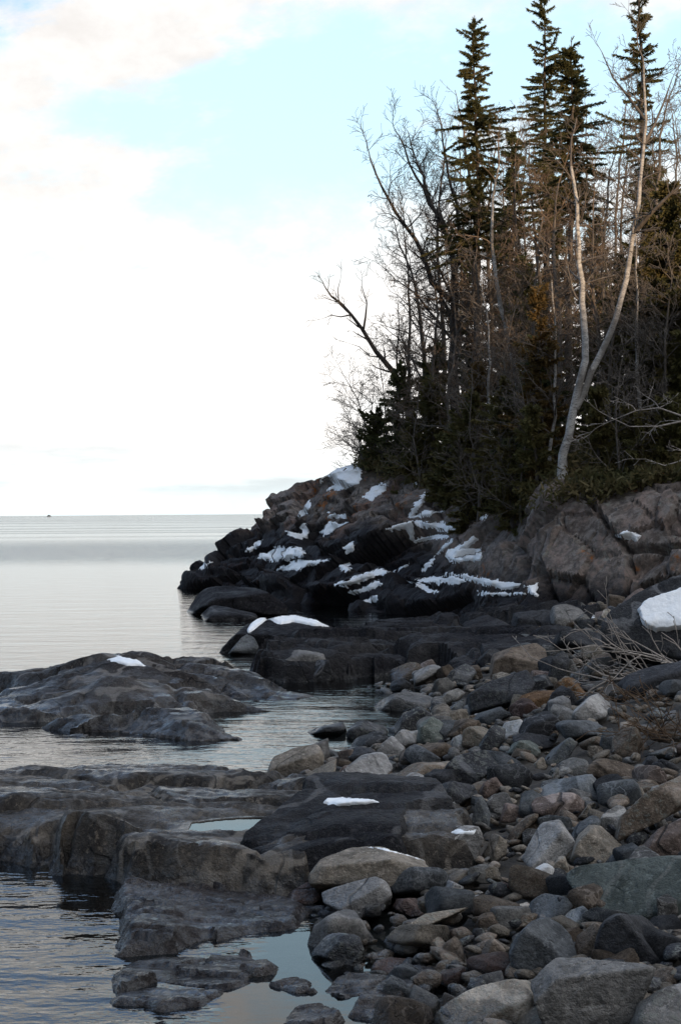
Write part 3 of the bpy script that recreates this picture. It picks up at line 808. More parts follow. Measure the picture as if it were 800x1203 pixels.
stone('blue', [(598, 1114), (608, 1098), (625, 1082), (650, 1077), (666, 1085), (674, 1096), (678, 1120), (662, 1143), (630, 1152), (608, 1142)], 'bluish boulder with stained streaked front left of the dark humped boulder', .8, .35, 14, 5)
stone('green', [(655, 1036), (665, 1024), (690, 1012), (730, 1005), (770, 1003), (830, 1006), (840, 1062), (795, 1078), (760, 1082), (715, 1070), (680, 1056), (664, 1048)], 'large veined green-grey boulder at the right edge', .75, .72, 16, 6, 'boulder', None, None, 'boulder')
stone('brown', [(723, 986), (728, 958), (745, 944), (780, 921), (815, 902), (840, 905), (830, 935), (800, 950), (770, 975), (745, 992), (735, 992)], 'long dark slab slanting up to the right edge', .6, .25, 18, 5)
stone('pink', [(748, 1000), (765, 980), (790, 964), (830, 950), (830, 1010), (780, 1012)], 'pinkish boulder at the right edge under the long dark slab', .7, .4, 14, 5)
stone('brown', [(690, 905), (694, 895), (710, 891), (740, 897), (760, 905), (765, 915), (745, 923), (715, 918), (695, 913)], 'brown log-shaped boulder lying across the upper beach', .55, .5, 10, 5)
stone('blue', [(598, 922), (604, 913), (625, 911), (655, 913), (668, 905), (692, 905), (705, 920), (720, 936), (690, 942), (640, 942), (610, 936)], 'broad flat blue-grey rock in the middle of the beach', .7, .5, 14, 5)
stone('pink', [(621, 945), (628, 934), (650, 930), (675, 932), (688, 945), (672, 959), (655, 962), (630, 954)], 'pinkish oval stone in front of the broad flat blue-grey rock', .6, .35, 14)
stone('pale', [(612, 1006), (620, 985), (640, 969), (657, 966), (669, 978), (677, 996), (662, 1010), (635, 1018)], 'pale speckled boulder below the pinkish oval stone', .8, .4, 13, 5)
stone('tan', [(671, 1006), (679, 985), (695, 971), (711, 969), (727, 985), (733, 1001), (717, 1011), (680, 1012)], 'tan boulder with a mossy foot right of the pale speckled boulder', .8, .4, 12, 5)
stone('grey', [(488, 1006), (493, 987), (503, 977), (520, 970), (560, 971), (565, 990), (556, 1012), (520, 1020), (498, 1016)], 'square grey boulder with a frosted top beside the black slab', .8, .25, 18, 5, 'stone', 'stones of the beach', 'frostboulder')
stone('pale', [(387, 926), (390, 914), (419, 893), (461, 887), (465, 903), (441, 920), (395, 929)], 'pale pinkish slab tilted toward the lake near the shore', .8, .65, 18, 5)
stone('tan', [(340, 928), (356, 910), (385, 896), (410, 886), (416, 894), (390, 914), (386, 931), (363, 936), (345, 934)], 'long tan stone right beside the tall boulder at the lake edge', .8, .55, 14, 5)
stone('dark', [(541, 840), (550, 815), (570, 803), (605, 789), (627, 784), (632, 795), (608, 819), (590, 832), (560, 837)], 'long dark brown slab slanting up toward the back of the beach', .7, .45, 18, 5)
stone('brown', [(576, 792), (580, 771), (600, 760), (625, 754), (642, 765), (638, 784), (600, 795)], 'big brown boulder at the back beside the dark flat shelf', .8, .45, 14, 5)
stone('rust', [(652, 802), (664, 796), (688, 796), (692, 813), (682, 820), (658, 820)], 'rust-orange rock behind the dark pyramid stone', .8, .3, 16)
stone('rust', [(604, 830), (612, 815), (640, 808), (657, 812), (652, 829), (630, 838)], 'rust-brown stone left of the dark pyramid stone', .8, .35, 14)
stone('dark', [(638, 834), (654, 808), (662, 805), (678, 822), (678, 834), (650, 837)], 'dark pyramid-shaped stone in the upper beach', .8, .15, 22)
stone('pale', [(480, 804), (485, 787), (505, 781), (516, 782), (524, 790), (510, 797), (496, 804)], 'pale angular block with a bright left face at the inlet', .8, .2, 24)
stone('dark', [(512, 920), (520, 904), (535, 888), (545, 884), (560, 879), (574, 884), (586, 900), (566, 914), (540, 926)], 'black triangular rock in the middle of the stones', .8, .5, 20, 5)
stone('dark', [(511, 946), (516, 926), (530, 916), (560, 917), (567, 930), (548, 942), (520, 951)], 'black slab stone at the back of the black hump of the shelf', .8, .45, 18)
stone('blue', [(653, 852), (668, 846), (700, 847), (722, 851), (716, 861), (690, 868), (668, 870), (658, 862)], 'flat blue-grey slab in front of the brush', .7, .45, 18)
stone('brown', [(718, 883), (722, 862), (732, 854), (748, 855), (754, 872), (746, 890)], 'brown rounded upright stone beside the dry brush', .8, .35, 14)
stone('pale', [(668, 840), (690, 820), (698, 814), (721, 817), (724, 832), (705, 842), (680, 847)], 'pale pinkish wedge stone in front of the bleached branches', .8, .55, 18)

# -- the other stones that show, outline by outline; words come from their look and neighbours
LIST = '''
dark 412,896 415,878 435,880 449,890 436,898
pale 439,885 455,868 466,864 476,878 465,889 445,889
pale 462,868 470,858 485,859 489,872 475,879
tan 386,939 408,919 424,917 434,938
tan 298,946 302,938 320,930 334,927 341,938 330,945 305,950
brown 455,798 462,782 480,776 498,782 492,793 475,800
grey 438,833 458,815 475,811 500,815 514,822 507,834 460,836
grey 513,825 525,814 540,805 546,812 536,824 520,830
blue 518,840 530,830 545,819 544,833 530,844 522,844
dark 520,804 535,785 550,779 558,790 553,800 535,805
grey 534,844 550,828 563,825 568,835 555,844
pale 548,848 556,839 568,837 569,848
dark 462,860 470,842 490,829 506,838 509,848 485,858 470,864
green 490,870 493,852 510,842 518,848 521,864 515,874
brown 514,864 520,848 540,843 566,848 561,860 535,868
pale 462,870 472,860 490,857 495,867 488,875 468,874
tan 542,874 545,858 560,851 576,855 576,872 560,880
dark 559,880 570,862 583,847 593,852 592,870 575,882
pale 587,862 592,848 610,845 619,855 613,870 595,870
grey 639,852 646,838 660,837 665,848 655,856
blue 704,874 708,858 718,855 723,870 718,884
dark 644,797 650,772 662,764 669,772 665,792 655,799
grey 663,792 668,775 680,773 681,788 672,794
tan 679,774 685,760 705,756 721,758 723,772 700,777
brown 467,893 478,876 500,872 525,873 533,882 521,892 495,897
grey 529,882 533,866 542,862 548,870 546,882
brown 453,917 470,902 490,897 528,897 522,909 495,917 470,922
pale 471,927 476,914 485,909 500,911 510,922 506,932 480,932
tan 454,947 462,928 480,923 505,927 510,939 509,950 480,952
brown 534,944 540,932 552,931 558,940 549,947
tan 513,954 518,945 535,942 551,946 546,956 530,957
pink 561,934 568,920 585,911 601,910 603,918 586,928 570,936
pink 574,957 577,945 590,943 608,947 613,959 601,964 580,962
blue 554,967 558,940 570,933 576,950 573,972 562,980
brown 591,990 600,975 622,957 633,956 629,967 606,992
tan 567,1005 570,985 582,979 594,988 593,1005 580,1012
grey 703,970 710,955 722,946 733,950 736,963 725,977 712,977
dark 751,902 760,890 780,886 783,896 770,908 758,908
grey 763,886 775,880 800,875 815,880 800,890 780,890
blue 639,894 655,875 668,867 676,876 669,888 650,898
tan 624,900 635,890 650,889 653,895 640,902
grey 651,907 660,895 675,889 689,893 691,906 665,910
grey 641,912 646,902 656,902 658,912 648,915
blue 667,987 680,968 695,959 705,962 701,977 680,992
tan 679,960 690,946 698,945 705,958 695,964
red 337,1060 342,1048 360,1037 376,1042 377,1054 360,1064 342,1066
red 463,1067 470,1056 495,1055 511,1062 506,1074 480,1076
brown 559,1087 565,1073 580,1071 601,1082 605,1094 590,1102 568,1102
blue 559,1072 565,1060 578,1055 591,1058 598,1069 580,1077
tan 577,1079 590,1070 610,1061 626,1062 629,1071 605,1080 590,1084
brown 591,1087 600,1078 620,1072 631,1074 626,1087 605,1094
tan 511,1037 518,1022 535,1018 550,1024 563,1028 561,1038 540,1040
pale 512,1048 515,1037 530,1035 544,1042 541,1052 522,1057
tan 560,1030 575,1020 588,1014 598,1022 601,1032 585,1035 565,1035
red 574,1050 578,1040 590,1037 607,1040 605,1054 590,1058 578,1057
pale 599,1037 620,1024 645,1013 651,1020 651,1034 625,1042 605,1044
tan 647,1024 655,1008 672,1004 679,1012 675,1027 660,1034
blue 619,1077 628,1058 645,1047 661,1054 673,1069 666,1080 640,1087
blue 659,1087 665,1070 685,1064 698,1080 691,1088 675,1088
brown 671,1122 678,1095 700,1084 711,1095 709,1117 690,1127
pink 679,1070 685,1060 710,1065 726,1070 716,1078 695,1076
brown 755,1162 768,1143 785,1135 799,1142 792,1160 770,1170
grey 735,1214 750,1180 775,1160 815,1143 835,1150 835,1220
tan 588,1210 605,1195 628,1182 652,1184 654,1218 600,1218
brown 514,1127 522,1110 535,1101 549,1110 562,1125 551,1134 525,1134
brown 557,1120 565,1105 578,1102 593,1115 591,1130 570,1132
blue 483,1132 490,1120 505,1119 518,1130 511,1142 495,1140
red 434,1142 440,1130 455,1123 475,1123 486,1135 476,1147 450,1148
brown 507,1147 515,1130 535,1127 546,1140 539,1157 515,1154
red 544,1144 555,1132 580,1128 576,1142 555,1148
dark 361,1116 378,1098 400,1095 421,1102 426,1120 421,1138 395,1134
dark 600,743 605,722 640,718 656,722 659,740 640,744
grey 646,730 650,712 662,710 686,720 683,735 660,737
black 577,720 590,706 620,703 641,710 646,724 600,726
black 539,754 545,735 575,723 599,735 599,750 570,756
dark 647,762 655,745 680,737 716,740 719,762 690,767
black 469,754 480,735 500,727 540,729 546,748 510,757
grey 599,754 605,745 640,741 651,750 641,760
tan 702,734 708,718 718,714 723,733
dark 725,808 735,790 760,780 800,776 830,790 820,812
brown 690,776 700,768 715,766 722,778 705,784
dark 560,776 575,762 592,760 590,778 575,784
grey 500,772 520,762 545,763 548,774 520,780
dark 600,812 612,800 640,794 648,806 630,818
green 595,884 605,872 625,868 640,876 630,888
dark 600,868 620,858 655,862 650,874 620,880
brown 585,904 600,892 620,894 622,906 600,912
grey 755,940 765,926 782,922 788,934 770,946
tan 740,940 748,926 760,922 765,934 752,944
dark 706,944 716,934 735,930 745,938 730,950
brown 720,932 735,920 760,918 775,926 755,936
blue 690,1010 705,1002 735,1000 745,1010 720,1016
'''
for ln in LIST.strip().split('\n'):
    t = ln.split()
    poly = [tuple(float(x) for x in q.split(',')) for q in t[1:]]
    sd = int(poly[0][0] * 3 + poly[0][1]) % 97
    stone(t[0], poly, None, .65 + (sd % 5) * .08, (.25, .4, .5, .35, .6)[sd % 5], (11, 14, 18, 20)[sd % 4])

# -- smaller stones that fill the gaps: shapes are shared, every stone is an object
rng = random.Random(5)
PROTO = []
for k in range(14):
    rr = np.random.RandomState(k + 40)
    n = rr.normal(size=(11 if k % 3 else 18, 3)); n /= np.linalg.norm(n, axis=1)[:, None]
    d = rr.uniform(.72, 1.05, len(n))
    V, F = ICO[4]
    n = np.vstack([n, [[0, 0, 1], [0, 0, -1], [1, 0, 0], [-1, 0, 0], [0, 1, 0], [0, -1, 0]]]); d = np.append(d, [rr.uniform(.7, .95) for _ in range(6)])
    r = planes_rock(V, n, d, (34, 20, 48)[k % 3])
    r = roughen(V, r, 1.0, k + 3, .05, .10)
    P = V * r[:, None] * np.array([1, rr.uniform(.6, .95), rr.uniform(.4, .72)])
    PROTO.append((P, F, 'rounded' if k % 3 == 1 else 'angular'))
PM = {}
def proto_mesh(k, mat):
    if (k, mat) not in PM: PM[(k, mat)] = mesh('stone', PROTO[k][0], PROTO[k][1], M[mat])
    return PM[(k, mat)]
FILL = []
mats = ['tan'] * 6 + ['grey'] * 6 + ['blue'] * 4 + ['dark'] * 5 + ['brown'] * 5 + ['pink'] * 2 + ['pale'] * 2 + ['red'] * 1
tries = 0
big = [(s[1], s[2], s[3], s[4]) for s in STONES]
shelf_poly = [(575, 1000), (570, 970), (520, 942), (440, 932), (345, 935), (300, 1050), (350, 1060), (440, 1060)]
def px_of(p):
    v = RM.T @ (np.asarray(p) - CAM)
    return W0 / 2 - v[0] / v[2] * FPX, H0 / 2 + v[1] / v[2] * FPX
spots = []
while len(FILL) < 168 and tries < 6000:
    tries += 1
    Y = 7.3 + 22 * rng.random() ** 1.5
    X0 = np.interp(Y, WL[:, 1], WL[:, 0])
    X = rng.uniform(X0 + (.12 if 12.5 < Y < 20 else -.15), min(.215 * Y, X0 + 5))
    z = float(beach_z(X, Y))
    px, py = px_of((X, Y, z))
    if py > 1230 or px > 815: continue
    if sdist(shelf_poly, np.array([[px, py]]))[0] > -4: continue
    if 300 < px < 560 and 935 < py < 1040 and px < 560: continue
    if px > 690 and 770 < py < 870 and rng.random() < .8: continue
    size = (.07 + .11 * rng.random() ** 1.6) * (1 + .035 * max(Y - 8, 0))
    if any((X - a) ** 2 + (Y - b) ** 2 < (.72 * (size + c)) ** 2 for a, b, c in spots): continue
    spots.append((X, Y, size))
    k = rng.randrange(len(PROTO)); mt = rng.choice(mats)
    o = obj('stone', proto_mesh(k, mt), None, (X, Y, z + size * .35))
    o.rotation_euler = (rng.uniform(-.4, .4), rng.uniform(-.4, .4), rng.uniform(0, 6.28))
    o.scale = (size,) * 3
    tag(o, None, 'stone', 'stones of the beach')
    FILL.append(o)
    w = 2 * size / Y * FPX
    px, py = px_of((X, Y, z + size * .35))
    STONES.append([o, px, py, w, w * .6, mt, 10 if PROTO[k][2] == 'rounded' else 18, None])

# pebbles between them: nobody could count these
V1, F1 = ICO[2]
PV, PFc, off = [], [], 0
prs = np.random.RandomState(11)
shapes = []
for k in range(10):
    n = prs.normal(size=(9, 3)); n /= np.linalg.norm(n, axis=1)[:, None]
    shapes.append(V1 * planes_rock(V1, np.vstack([n, -n]), prs.uniform(.7, 1.0, 18), 12)[:, None] * np.array([1, prs.uniform(.6, .9), prs.uniform(.4, .7)]))
def pebble_field(count, mat, seed, smax):
    rs = np.random.RandomState(seed)
    PV, PFc, off, n = [], [], 0, 0
    while n < count:
        Y = 7.0 + 24 * rs.rand() ** 1.7
        X0 = np.interp(Y, WL[:, 1], WL[:, 0])
        X = rs.uniform(X0 - (.1 if 12.5 < Y < 20 else .45), min(.23 * Y, X0 + 6))
        z = float(beach_z(X, Y))
        s = (.022 + smax * rs.rand() ** 2.2) * (1 + .03 * max(Y - 8, 0))
        a = rs.rand() * 6.28; ca, sa = math.cos(a), math.sin(a)
        v = shapes[rs.randint(10)] * s
        t = rs.uniform(-.5, .5)
        v = np.stack([v[:, 0] * ca - v[:, 1] * sa, v[:, 0] * sa + v[:, 1] * ca, v[:, 2] + v[:, 0] * t], 1) + [X, Y, z + s * rs.uniform(0, .5)]
        PV.append(v); PFc.append(F1 + off); off += len(v); n += 1
    return np.vstack(PV), np.vstack(PFc)
for mt, sd, nn, sm in (('tan', 1, 900, .06), ('dark', 2, 900, .07), ('grey', 3, 800, .06), ('brown', 4, 900, .07)):
    v, f = pebble_field(nn, mt, sd, sm)
    o = obj('pebbles', mesh('pebbles', v, f, M[mt]))
    tag(o, {'tan': 'tan', 'dark': 'dark', 'grey': 'grey', 'brown': 'brown'}[mt] + ' pebbles packed between the beach stones', 'pebbles', None, 'stuff')

# ------------------------------------------------------------------ words for the stones
LMK = [(s[1], s[2], t) for s in STONES if s[7] for k, t in {
    'huge dark boulder at': 'the huge snow-sheeted boulder', 'tall tan-grey': 'the tall lake-edge boulder', 'big tan boulder with': 'the snow-edged tan boulder',
    'pale rounded boulder': 'the pale pool boulder', 'long grey-tan slab': 'the long pool slab', 'rounded tan boulder at': 'the rounded bottom-edge boulder',
    'big flat-faced': 'the big flat-faced block', 'blue-grey slab tilted': 'the tilted blue slab', 'dark humped': 'the dark humped boulder', 'bluish boulder with': 'the streaked bluish boulder',
    'large veined': 'the veined green boulder', 'long dark slab slanting up to the right': 'the slanting dark slab', 'brown log-shaped': 'the log-shaped boulder',
    'broad flat blue': 'the flat blue-grey rock', 'pinkish oval': 'the pinkish oval stone', 'pale speckled': 'the pale speckled boulder', 'tan boulder with a mossy': 'the mossy-footed boulder',
    'square grey boulder': 'the frost-topped boulder', 'pale pinkish slab': 'the pale shore slab', 'long dark brown slab': 'the long brown slab', 'big brown boulder at': 'the big brown boulder',
    'rust-orange': 'the rust-orange rock', 'dark pyramid': 'the dark pyramid stone', 'pale angular': 'the pale angular block', 'black triangular': 'the black triangular rock',
    'flat blue-grey slab in': 'the blue-grey brush slab', 'black rounded rock in': 'the black shallows rock', 'brown rounded upright': 'the brown upright stone'}.items() if s[7].startswith(k)]
CW = {'tan': 'tan', 'grey': 'grey', 'blue': 'blue-grey', 'dark': 'dark', 'pale': 'pale', 'pink': 'pinkish', 'brown': 'brown', 'rust': 'rust', 'red': 'reddish', 'green': 'greenish', 'black': 'black'}
def rel(dx, dy):
    if abs(dx) > abs(dy) * 1.1: return 'left of' if dx < 0 else 'right of'
    return 'behind' if dy < 0 else 'below'
seen = {}
for s in STONES:
    if s[7]: continue
    o, px, py, w, h, mt, p, _ = s
    size = 'large' if w > 48 else 'mid-sized' if w > 30 else 'small' if w > 16 else 'tiny'
    shp = 'flat' if w > 2.1 * h else 'upright' if h > w else 'rounded' if p < 13 else 'angular'
    near = sorted(LMK, key=lambda l: (l[0] - px) ** 2 + ((l[1] - py) * 1.2) ** 2)
    head = f"{size} {CW[mt]} {shp} stone"
    opts = [f"{head} {rel(px - a[0], py - a[1])} {a[2]}" for a in near[:2]]
    for a in near[:1]:
        for b in near[1:5]:
            opts.append(f"{head} {rel(px - a[0], py - a[1])} {a[2]}, {rel(px - b[0], py - b[1])} {b[2]}")
    def count(t): return len(t.split())
    lab = next((t for t in opts if t not in seen and count(t) <= 16), None)
    if lab is None: lab = opts[0]
    seen[lab] = seen.get(lab, 0) + 1
    o['label'] = lab
# ------------------------------------------------------------------ snow lying on the rocks
BVS['headland'] = BV
def snow(label, poly, on, thick=.05, group='snow patches on the headland', step=.8, jump=.55, wob=2.2, soft=3):
    poly = np.array(poly, float)
    lo, hi = poly.min(0) - 3, poly.max(0) + 3
    xs, ys = np.arange(lo[0], hi[0], step), np.arange(lo[1], hi[1], step)
    GX, GY = np.meshgrid(xs, ys); nx, ny = len(xs), len(ys)
    Q = np.stack([GX.ravel(), GY.ravel()], 1)
    Q3 = np.c_[Q * [.13, .24], np.full(len(Q), poly[0, 0])]
    s = sdist(poly, Q) + wob * fbm(Q3, 77, 4)
    P = np.full((len(Q), 3), np.nan); dep = np.full(len(Q), np.nan)
    nz = np.zeros(len(Q))
    for i in np.nonzero(s > -1.2)[0]:
        dr = ray(*Q[i]); ln = np.linalg.norm(dr); best = None
        for b in on:
            h = BVS[b].ray_cast(Vector(CAM), Vector(dr / ln))
            if h[0] is not None and (best is None or h[3] < best[3]): best = h
        if best is None: continue
        dep[i] = best[3] / ln
    D = dep.reshape(ny, nx)
    raw = D.copy()
    for _ in range(soft):                      # snow bridges cracks and softens steps
        Dp = np.pad(D, 1, constant_values=np.nan)
        st = np.stack([Dp[1 + a:1 + a + ny, 1 + c2:1 + c2 + nx] for a in (-1, 0, 1) for c2 in (-1, 0, 1)])
        ok = ~np.isnan(st)
        wgt = ok * (np.abs(np.where(ok, st, 0) - np.where(np.isnan(D), 0, D)[None]) < jump)
        D = np.where(np.isnan(D), np.nan, (np.where(ok, st, 0) * wgt).sum(0) / np.maximum(wgt.sum(0), 1))
    edge = sstep(s.reshape(ny, nx), -.8, 3.0)
    D = np.minimum(D, raw + .02) - 0.0
    dep = D.ravel()
    for i in np.nonzero(~np.isnan(dep))[0]:
        t = thick * (edge.ravel()[i] - .22)
        P[i] = CAM + ray(*Q[i]) * (dep[i] - t * 1.2) + np.array([0, 0, .45]) * t
    F = gridfaces(nx, ny); dq = dep[F]
    ok = ~np.isnan(dq).any(1); ok[ok] = (dq[ok].max(1) - dq[ok].min(1)) < jump
    F = F[ok]
    if len(F) == 0: print('EMPTY SNOW', label); return
    # keep the largest connected sheet
    lb = np.arange(len(P))
    while True:
        m = lb[F].min(1); old = lb.copy()
        for q in range(4): np.minimum.at(lb, F[:, q], m)
        if (old == lb).all(): break
    u, n_ = np.unique(lb[F[:, 0]], return_counts=True)
    F = F[lb[F[:, 0]] == u[n_.argmax()]]
    Z = P
    used = np.unique(F); rem = np.full(len(P), -1); rem[used] = np.arange(len(used))
    c = np.nanmean(Z[used], axis=0)
    # image grid runs downwards: flip so that normals face out
    o = obj('snow_patch', mesh('snow_patch', Z[used] - c, rem[F][:, ::-1], M['snow']), None, c)
    return tag(o, label, 'snow patch', group)

for lab, poly in [
 ('snow cap on the rounded top of the headland below the leftmost trees', [(371, 566), (376, 555), (384, 549), (398, 546), (417, 547), (425, 554), (422, 569), (404, 574), (384, 577), (392, 568), (386, 558), (378, 566)]),
 ('snow strip slanting up to the bushes right of the headland snow cap', [(427, 584), (436, 574), (453, 567), (455, 573), (446, 581), (437, 590)]),
 ('small snow wedge on the skyline step below the headland snow cap', [(349, 599), (356, 591), (363, 585), (365, 593), (361, 602), (351, 607)]),
 ('snow patch on the second step of the headland skyline', [(329, 623), (346, 614), (358, 611), (363, 623), (361, 632), (350, 633)]),
 ('thin snow streak on the skyline just above the headland tip', [(288, 647), (302, 637), (311, 633), (306, 642), (295, 649)]),
 ('broad snow ledge low on the left face of the headland', [(301, 656), (314, 646), (328, 642), (353, 644), (362, 650), (350, 655), (324, 660)]),
 ('long thin snow ledge under the broad one on the left face', [(326, 669), (350, 658), (388, 658), (361, 666), (350, 672)]),
 ('arched snow streak in the middle of the left face', [(376, 625), (388, 614), (420, 615), (402, 622), (380, 629)]),
 ('tiny level snow dash between the snow cap and the arched streak', [(385, 603), (408, 604), (407, 609), (387, 608)]),
 ('small snow fleck right of the arched streak', [(403, 643), (416, 634), (417, 647), (408, 649)]),
 ('tiny square snow spot on the dark lower face', [(400, 665), (411, 662), (411, 671), (402, 670)]),
 ('long slanting snow band on the dark lower face left of centre', [(394, 687), (425, 674), (444, 668), (461, 671), (440, 679), (410, 689)]),
 ('thin wavy snow line under the long slanting band', [(409, 696), (429, 689), (445, 681), (452, 686), (440, 692), (417, 698)]),
 ('little snow dab on the very tip of the headland', [(233, 668), (241, 660), (250, 661), (237, 671)]),
 ('small snow fleck near the water under the wavy line', [(426, 706), (442, 700), (445, 706), (430, 708)]),
 ('narrow snow strip climbing to the bushes in the middle of the headland', [(480, 607), (488, 590), (502, 576), (506, 580), (493, 597), (482, 609)]),
 ('snow strip leaning right below the climbing strip', [(482, 608), (500, 600), (520, 601), (504, 607)]),
 ('level snow ledge above the big snow spread', [(472, 616), (490, 612), (520, 613), (539, 619), (536, 625), (504, 621)]),
 ('snow patch beside the orange lichen below the cedar bushes', [(552, 610), (566, 599), (585, 597), (577, 617), (566, 612)]),
 ('biggest snow spread on the ledges at the middle of the headland', [(468, 653), (490, 647), (504, 643), (528, 646), (567, 643), (565, 659), (532, 661), (504, 657)]),
 ('snow tongue rising right from the biggest spread', [(535, 645), (556, 629), (562, 635), (548, 646)]),
 ('long snow band running right along the ledge above the black rock', [(522, 673), (548, 675), (584, 681), (612, 685), (631, 683), (629, 691), (588, 693), (552, 682)]),
 ('snow drip hanging at the right end of the long band', [(616, 688), (631, 685), (632, 703), (624, 699)]),
 ('snow band left of the long right-running one', [(484, 683), (504, 678), (536, 677), (553, 684), (532, 687), (504, 685)]),
 ('lowest snow streak slanting down in the middle of the headland', [(479, 683), (496, 687), (515, 696), (504, 697)]),
 ('small snow patch on the right cliff beside the orange lichen', [(723, 629), (736, 622), (753, 630), (748, 637)]),
 ('upright snow patch in a notch left of the climbing strip', [(454, 622), (470, 615), (485, 611), (487, 637), (481, 633), (476, 622)]),
 ('thin slanting snow line rising into the biggest snow spread from below', [(494, 671), (500, 663), (511, 653), (513, 655), (503, 666), (497, 673)]),
 ('thin slanting snow line crossing above the biggest snow spread', [(512, 651), (520, 641), (531, 634), (533, 637), (524, 644), (516, 652)]),
 ('short snow dash left of the biggest spread', [(464, 671), (472, 664), (482, 660), (482, 664), (473, 669), (466, 674)]),
 ('thin snow streak just under the right-running band', [(560, 694), (590, 697), (618, 696), (618, 699), (590, 701), (562, 698)]),
 ('fine snow streak between the level ledge and the biggest spread', [(486, 634), (505, 629), (528, 629), (528, 632), (506, 633), (488, 638)]),
 ('tiny snow patch at the foot of the twin white birch', [(664, 555), (674, 548), (683, 549), (680, 557)]),
 ('tiny snow dash among bushes at the cliff top, left of centre', [(479, 563), (490, 559), (496, 564), (489, 570)]),
 ]:
    snow(lab, poly, ['headland'], .055, wob=3.0, step=.6, soft=9)
snow('big smooth sheet of snow on the huge dark boulder', [(748, 716), (756, 706), (775, 698), (800, 690), (850, 675), (865, 730), (830, 738), (800, 740), (770, 743), (754, 735)], ['snowboulder'], .07, None, wob=1.5)
snow('snow cap on the black boulder in the water', [(290, 738), (300, 726), (315, 720), (345, 719), (372, 728), (387, 737), (360, 735), (345, 731), (330, 735), (315, 728), (305, 736), (292, 744)], ['capboulder'], .06, None, wob=1.5)
snow('small snow dab on the hump of the rock island', [(126, 775), (140, 770), (160, 775), (174, 783), (150, 783)], ['island'], .04, None, wob=1.2)
snow('flat snow strip on the black hump of the rock shelf', [(379, 944), (384, 937), (410, 937), (440, 939), (446, 943), (425, 946), (395, 947)], ['shelf', 'hump', 'frostboulder'], .03, None, wob=1.0)
snow('narrow snow edge along the upper right of the big tan boulder', [(430, 995), (445, 996), (470, 1000), (500, 1010), (514, 1014), (508, 1015), (480, 1006), (450, 999)], ['edgeboulder'], .012, None, wob=1.6)
snow('thin frosty snow band on the square grey boulder', [(502, 979), (515, 976), (540, 975), (558, 976), (556, 980), (530, 980), (508, 982)], ['frostboulder'], .006, None, wob=2.5)
snow('small snow remnant between rocks under the right cliff', [(690, 732), (696, 722), (706, 722), (702, 732)], ['headland', 'snowboulder', 'back', 'mid'], .04, None, wob=1.0)

# ------------------------------------------------------------------ trees
class TB:
    def __init__(s): s.V, s.Q, s.T, s.n = [], [], [], 0
    def tube(s, P, rad, k=4, cap=True):
        P = np.asarray(P, float); n = len(P)
        T = np.gradient(P, axis=0); T /= np.linalg.norm(T, axis=1)[:, None] + 1e-9
        up = np.array([.3, .2, .93]) if abs(T[0, 2]) < .85 else np.array([.93, .3, .2])
        U = np.cross(T, up); U /= np.linalg.norm(U, axis=1)[:, None] + 1e-9
        W = np.cross(T, U)
        a = np.arange(k) * 2 * math.pi / k
        rad = np.asarray(rad, float)
        V = P[:, None] + rad[:, None, None] * (np.cos(a)[None, :, None] * U[:, None] + np.sin(a)[None, :, None] * W[:, None])
        s.V.append(V.reshape(-1, 3))
        i = np.arange((n - 1) * k); r = i // k; c = i % k; c2 = (c + 1) % k
        s.Q.append(np.stack([r * k + c, r * k + c2, (r + 1) * k + c2, (r + 1) * k + c], 1) + s.n)
        s.n += n * k
    def blades(s, C, D, L_, Wd, rng):
        """leaf-sized triangles at C pointing along D"""
        n = len(C)
        D = D / (np.linalg.norm(D, axis=1)[:, None] + 1e-9)
        side = np.cross(D, rng.normal(size=(n, 3))); side /= np.linalg.norm(side, axis=1)[:, None] + 1e-9
        L_ = np.broadcast_to(L_, n)[:, None]; Wd = np.broadcast_to(Wd, n)[:, None]
        A = C - side * Wd * .5; B = C + side * Wd * .5 ; Cc = C + D * L_ + side * Wd * .2; Dd = C + D * L_ * .95 - side * Wd * .25
        V = np.stack([A, B, Cc, Dd], 1).reshape(-1, 3)
        s.V.append(V); i = np.arange(n) * 4 + s.n
        s.Q.append(np.stack([i, i + 1, i + 2, i + 3], 1)); s.n += 4 * n
    def mesh(s, name, mat, org, smooth=True):
        return mesh(name, np.vstack(s.V) - org, np.vstack(s.Q), mat, smooth)
def path(P, n=None, jitter=0.0, rng=None):
    """smooth polyline through points"""
    P = np.asarray(P, float)
    t = np.concatenate([[0], np.cumsum(np.linalg.norm(np.diff(P, axis=0), axis=1))])
    n = n or max(4, int(t[-1] / .35))
    u = np.linspace(0, t[-1], n)
    out = []
    m = np.gradient(P, t, axis=0)
    for x in u:
        k = min(max(np.searchsorted(t, x) - 1, 0), len(P) - 2); h = t[k + 1] - t[k]; s = (x - t[k]) / h
        out.append((2*s**3-3*s**2+1)*P[k] + (s**3-2*s**2+s)*h*m[k] + (-2*s**3+3*s**2)*P[k+1] + (s**3-s**2)*h*m[k+1])
    out = np.array(out)
    if jitter: out[1:] += rng.normal(size=(n - 1, 3)) * jitter
    return out
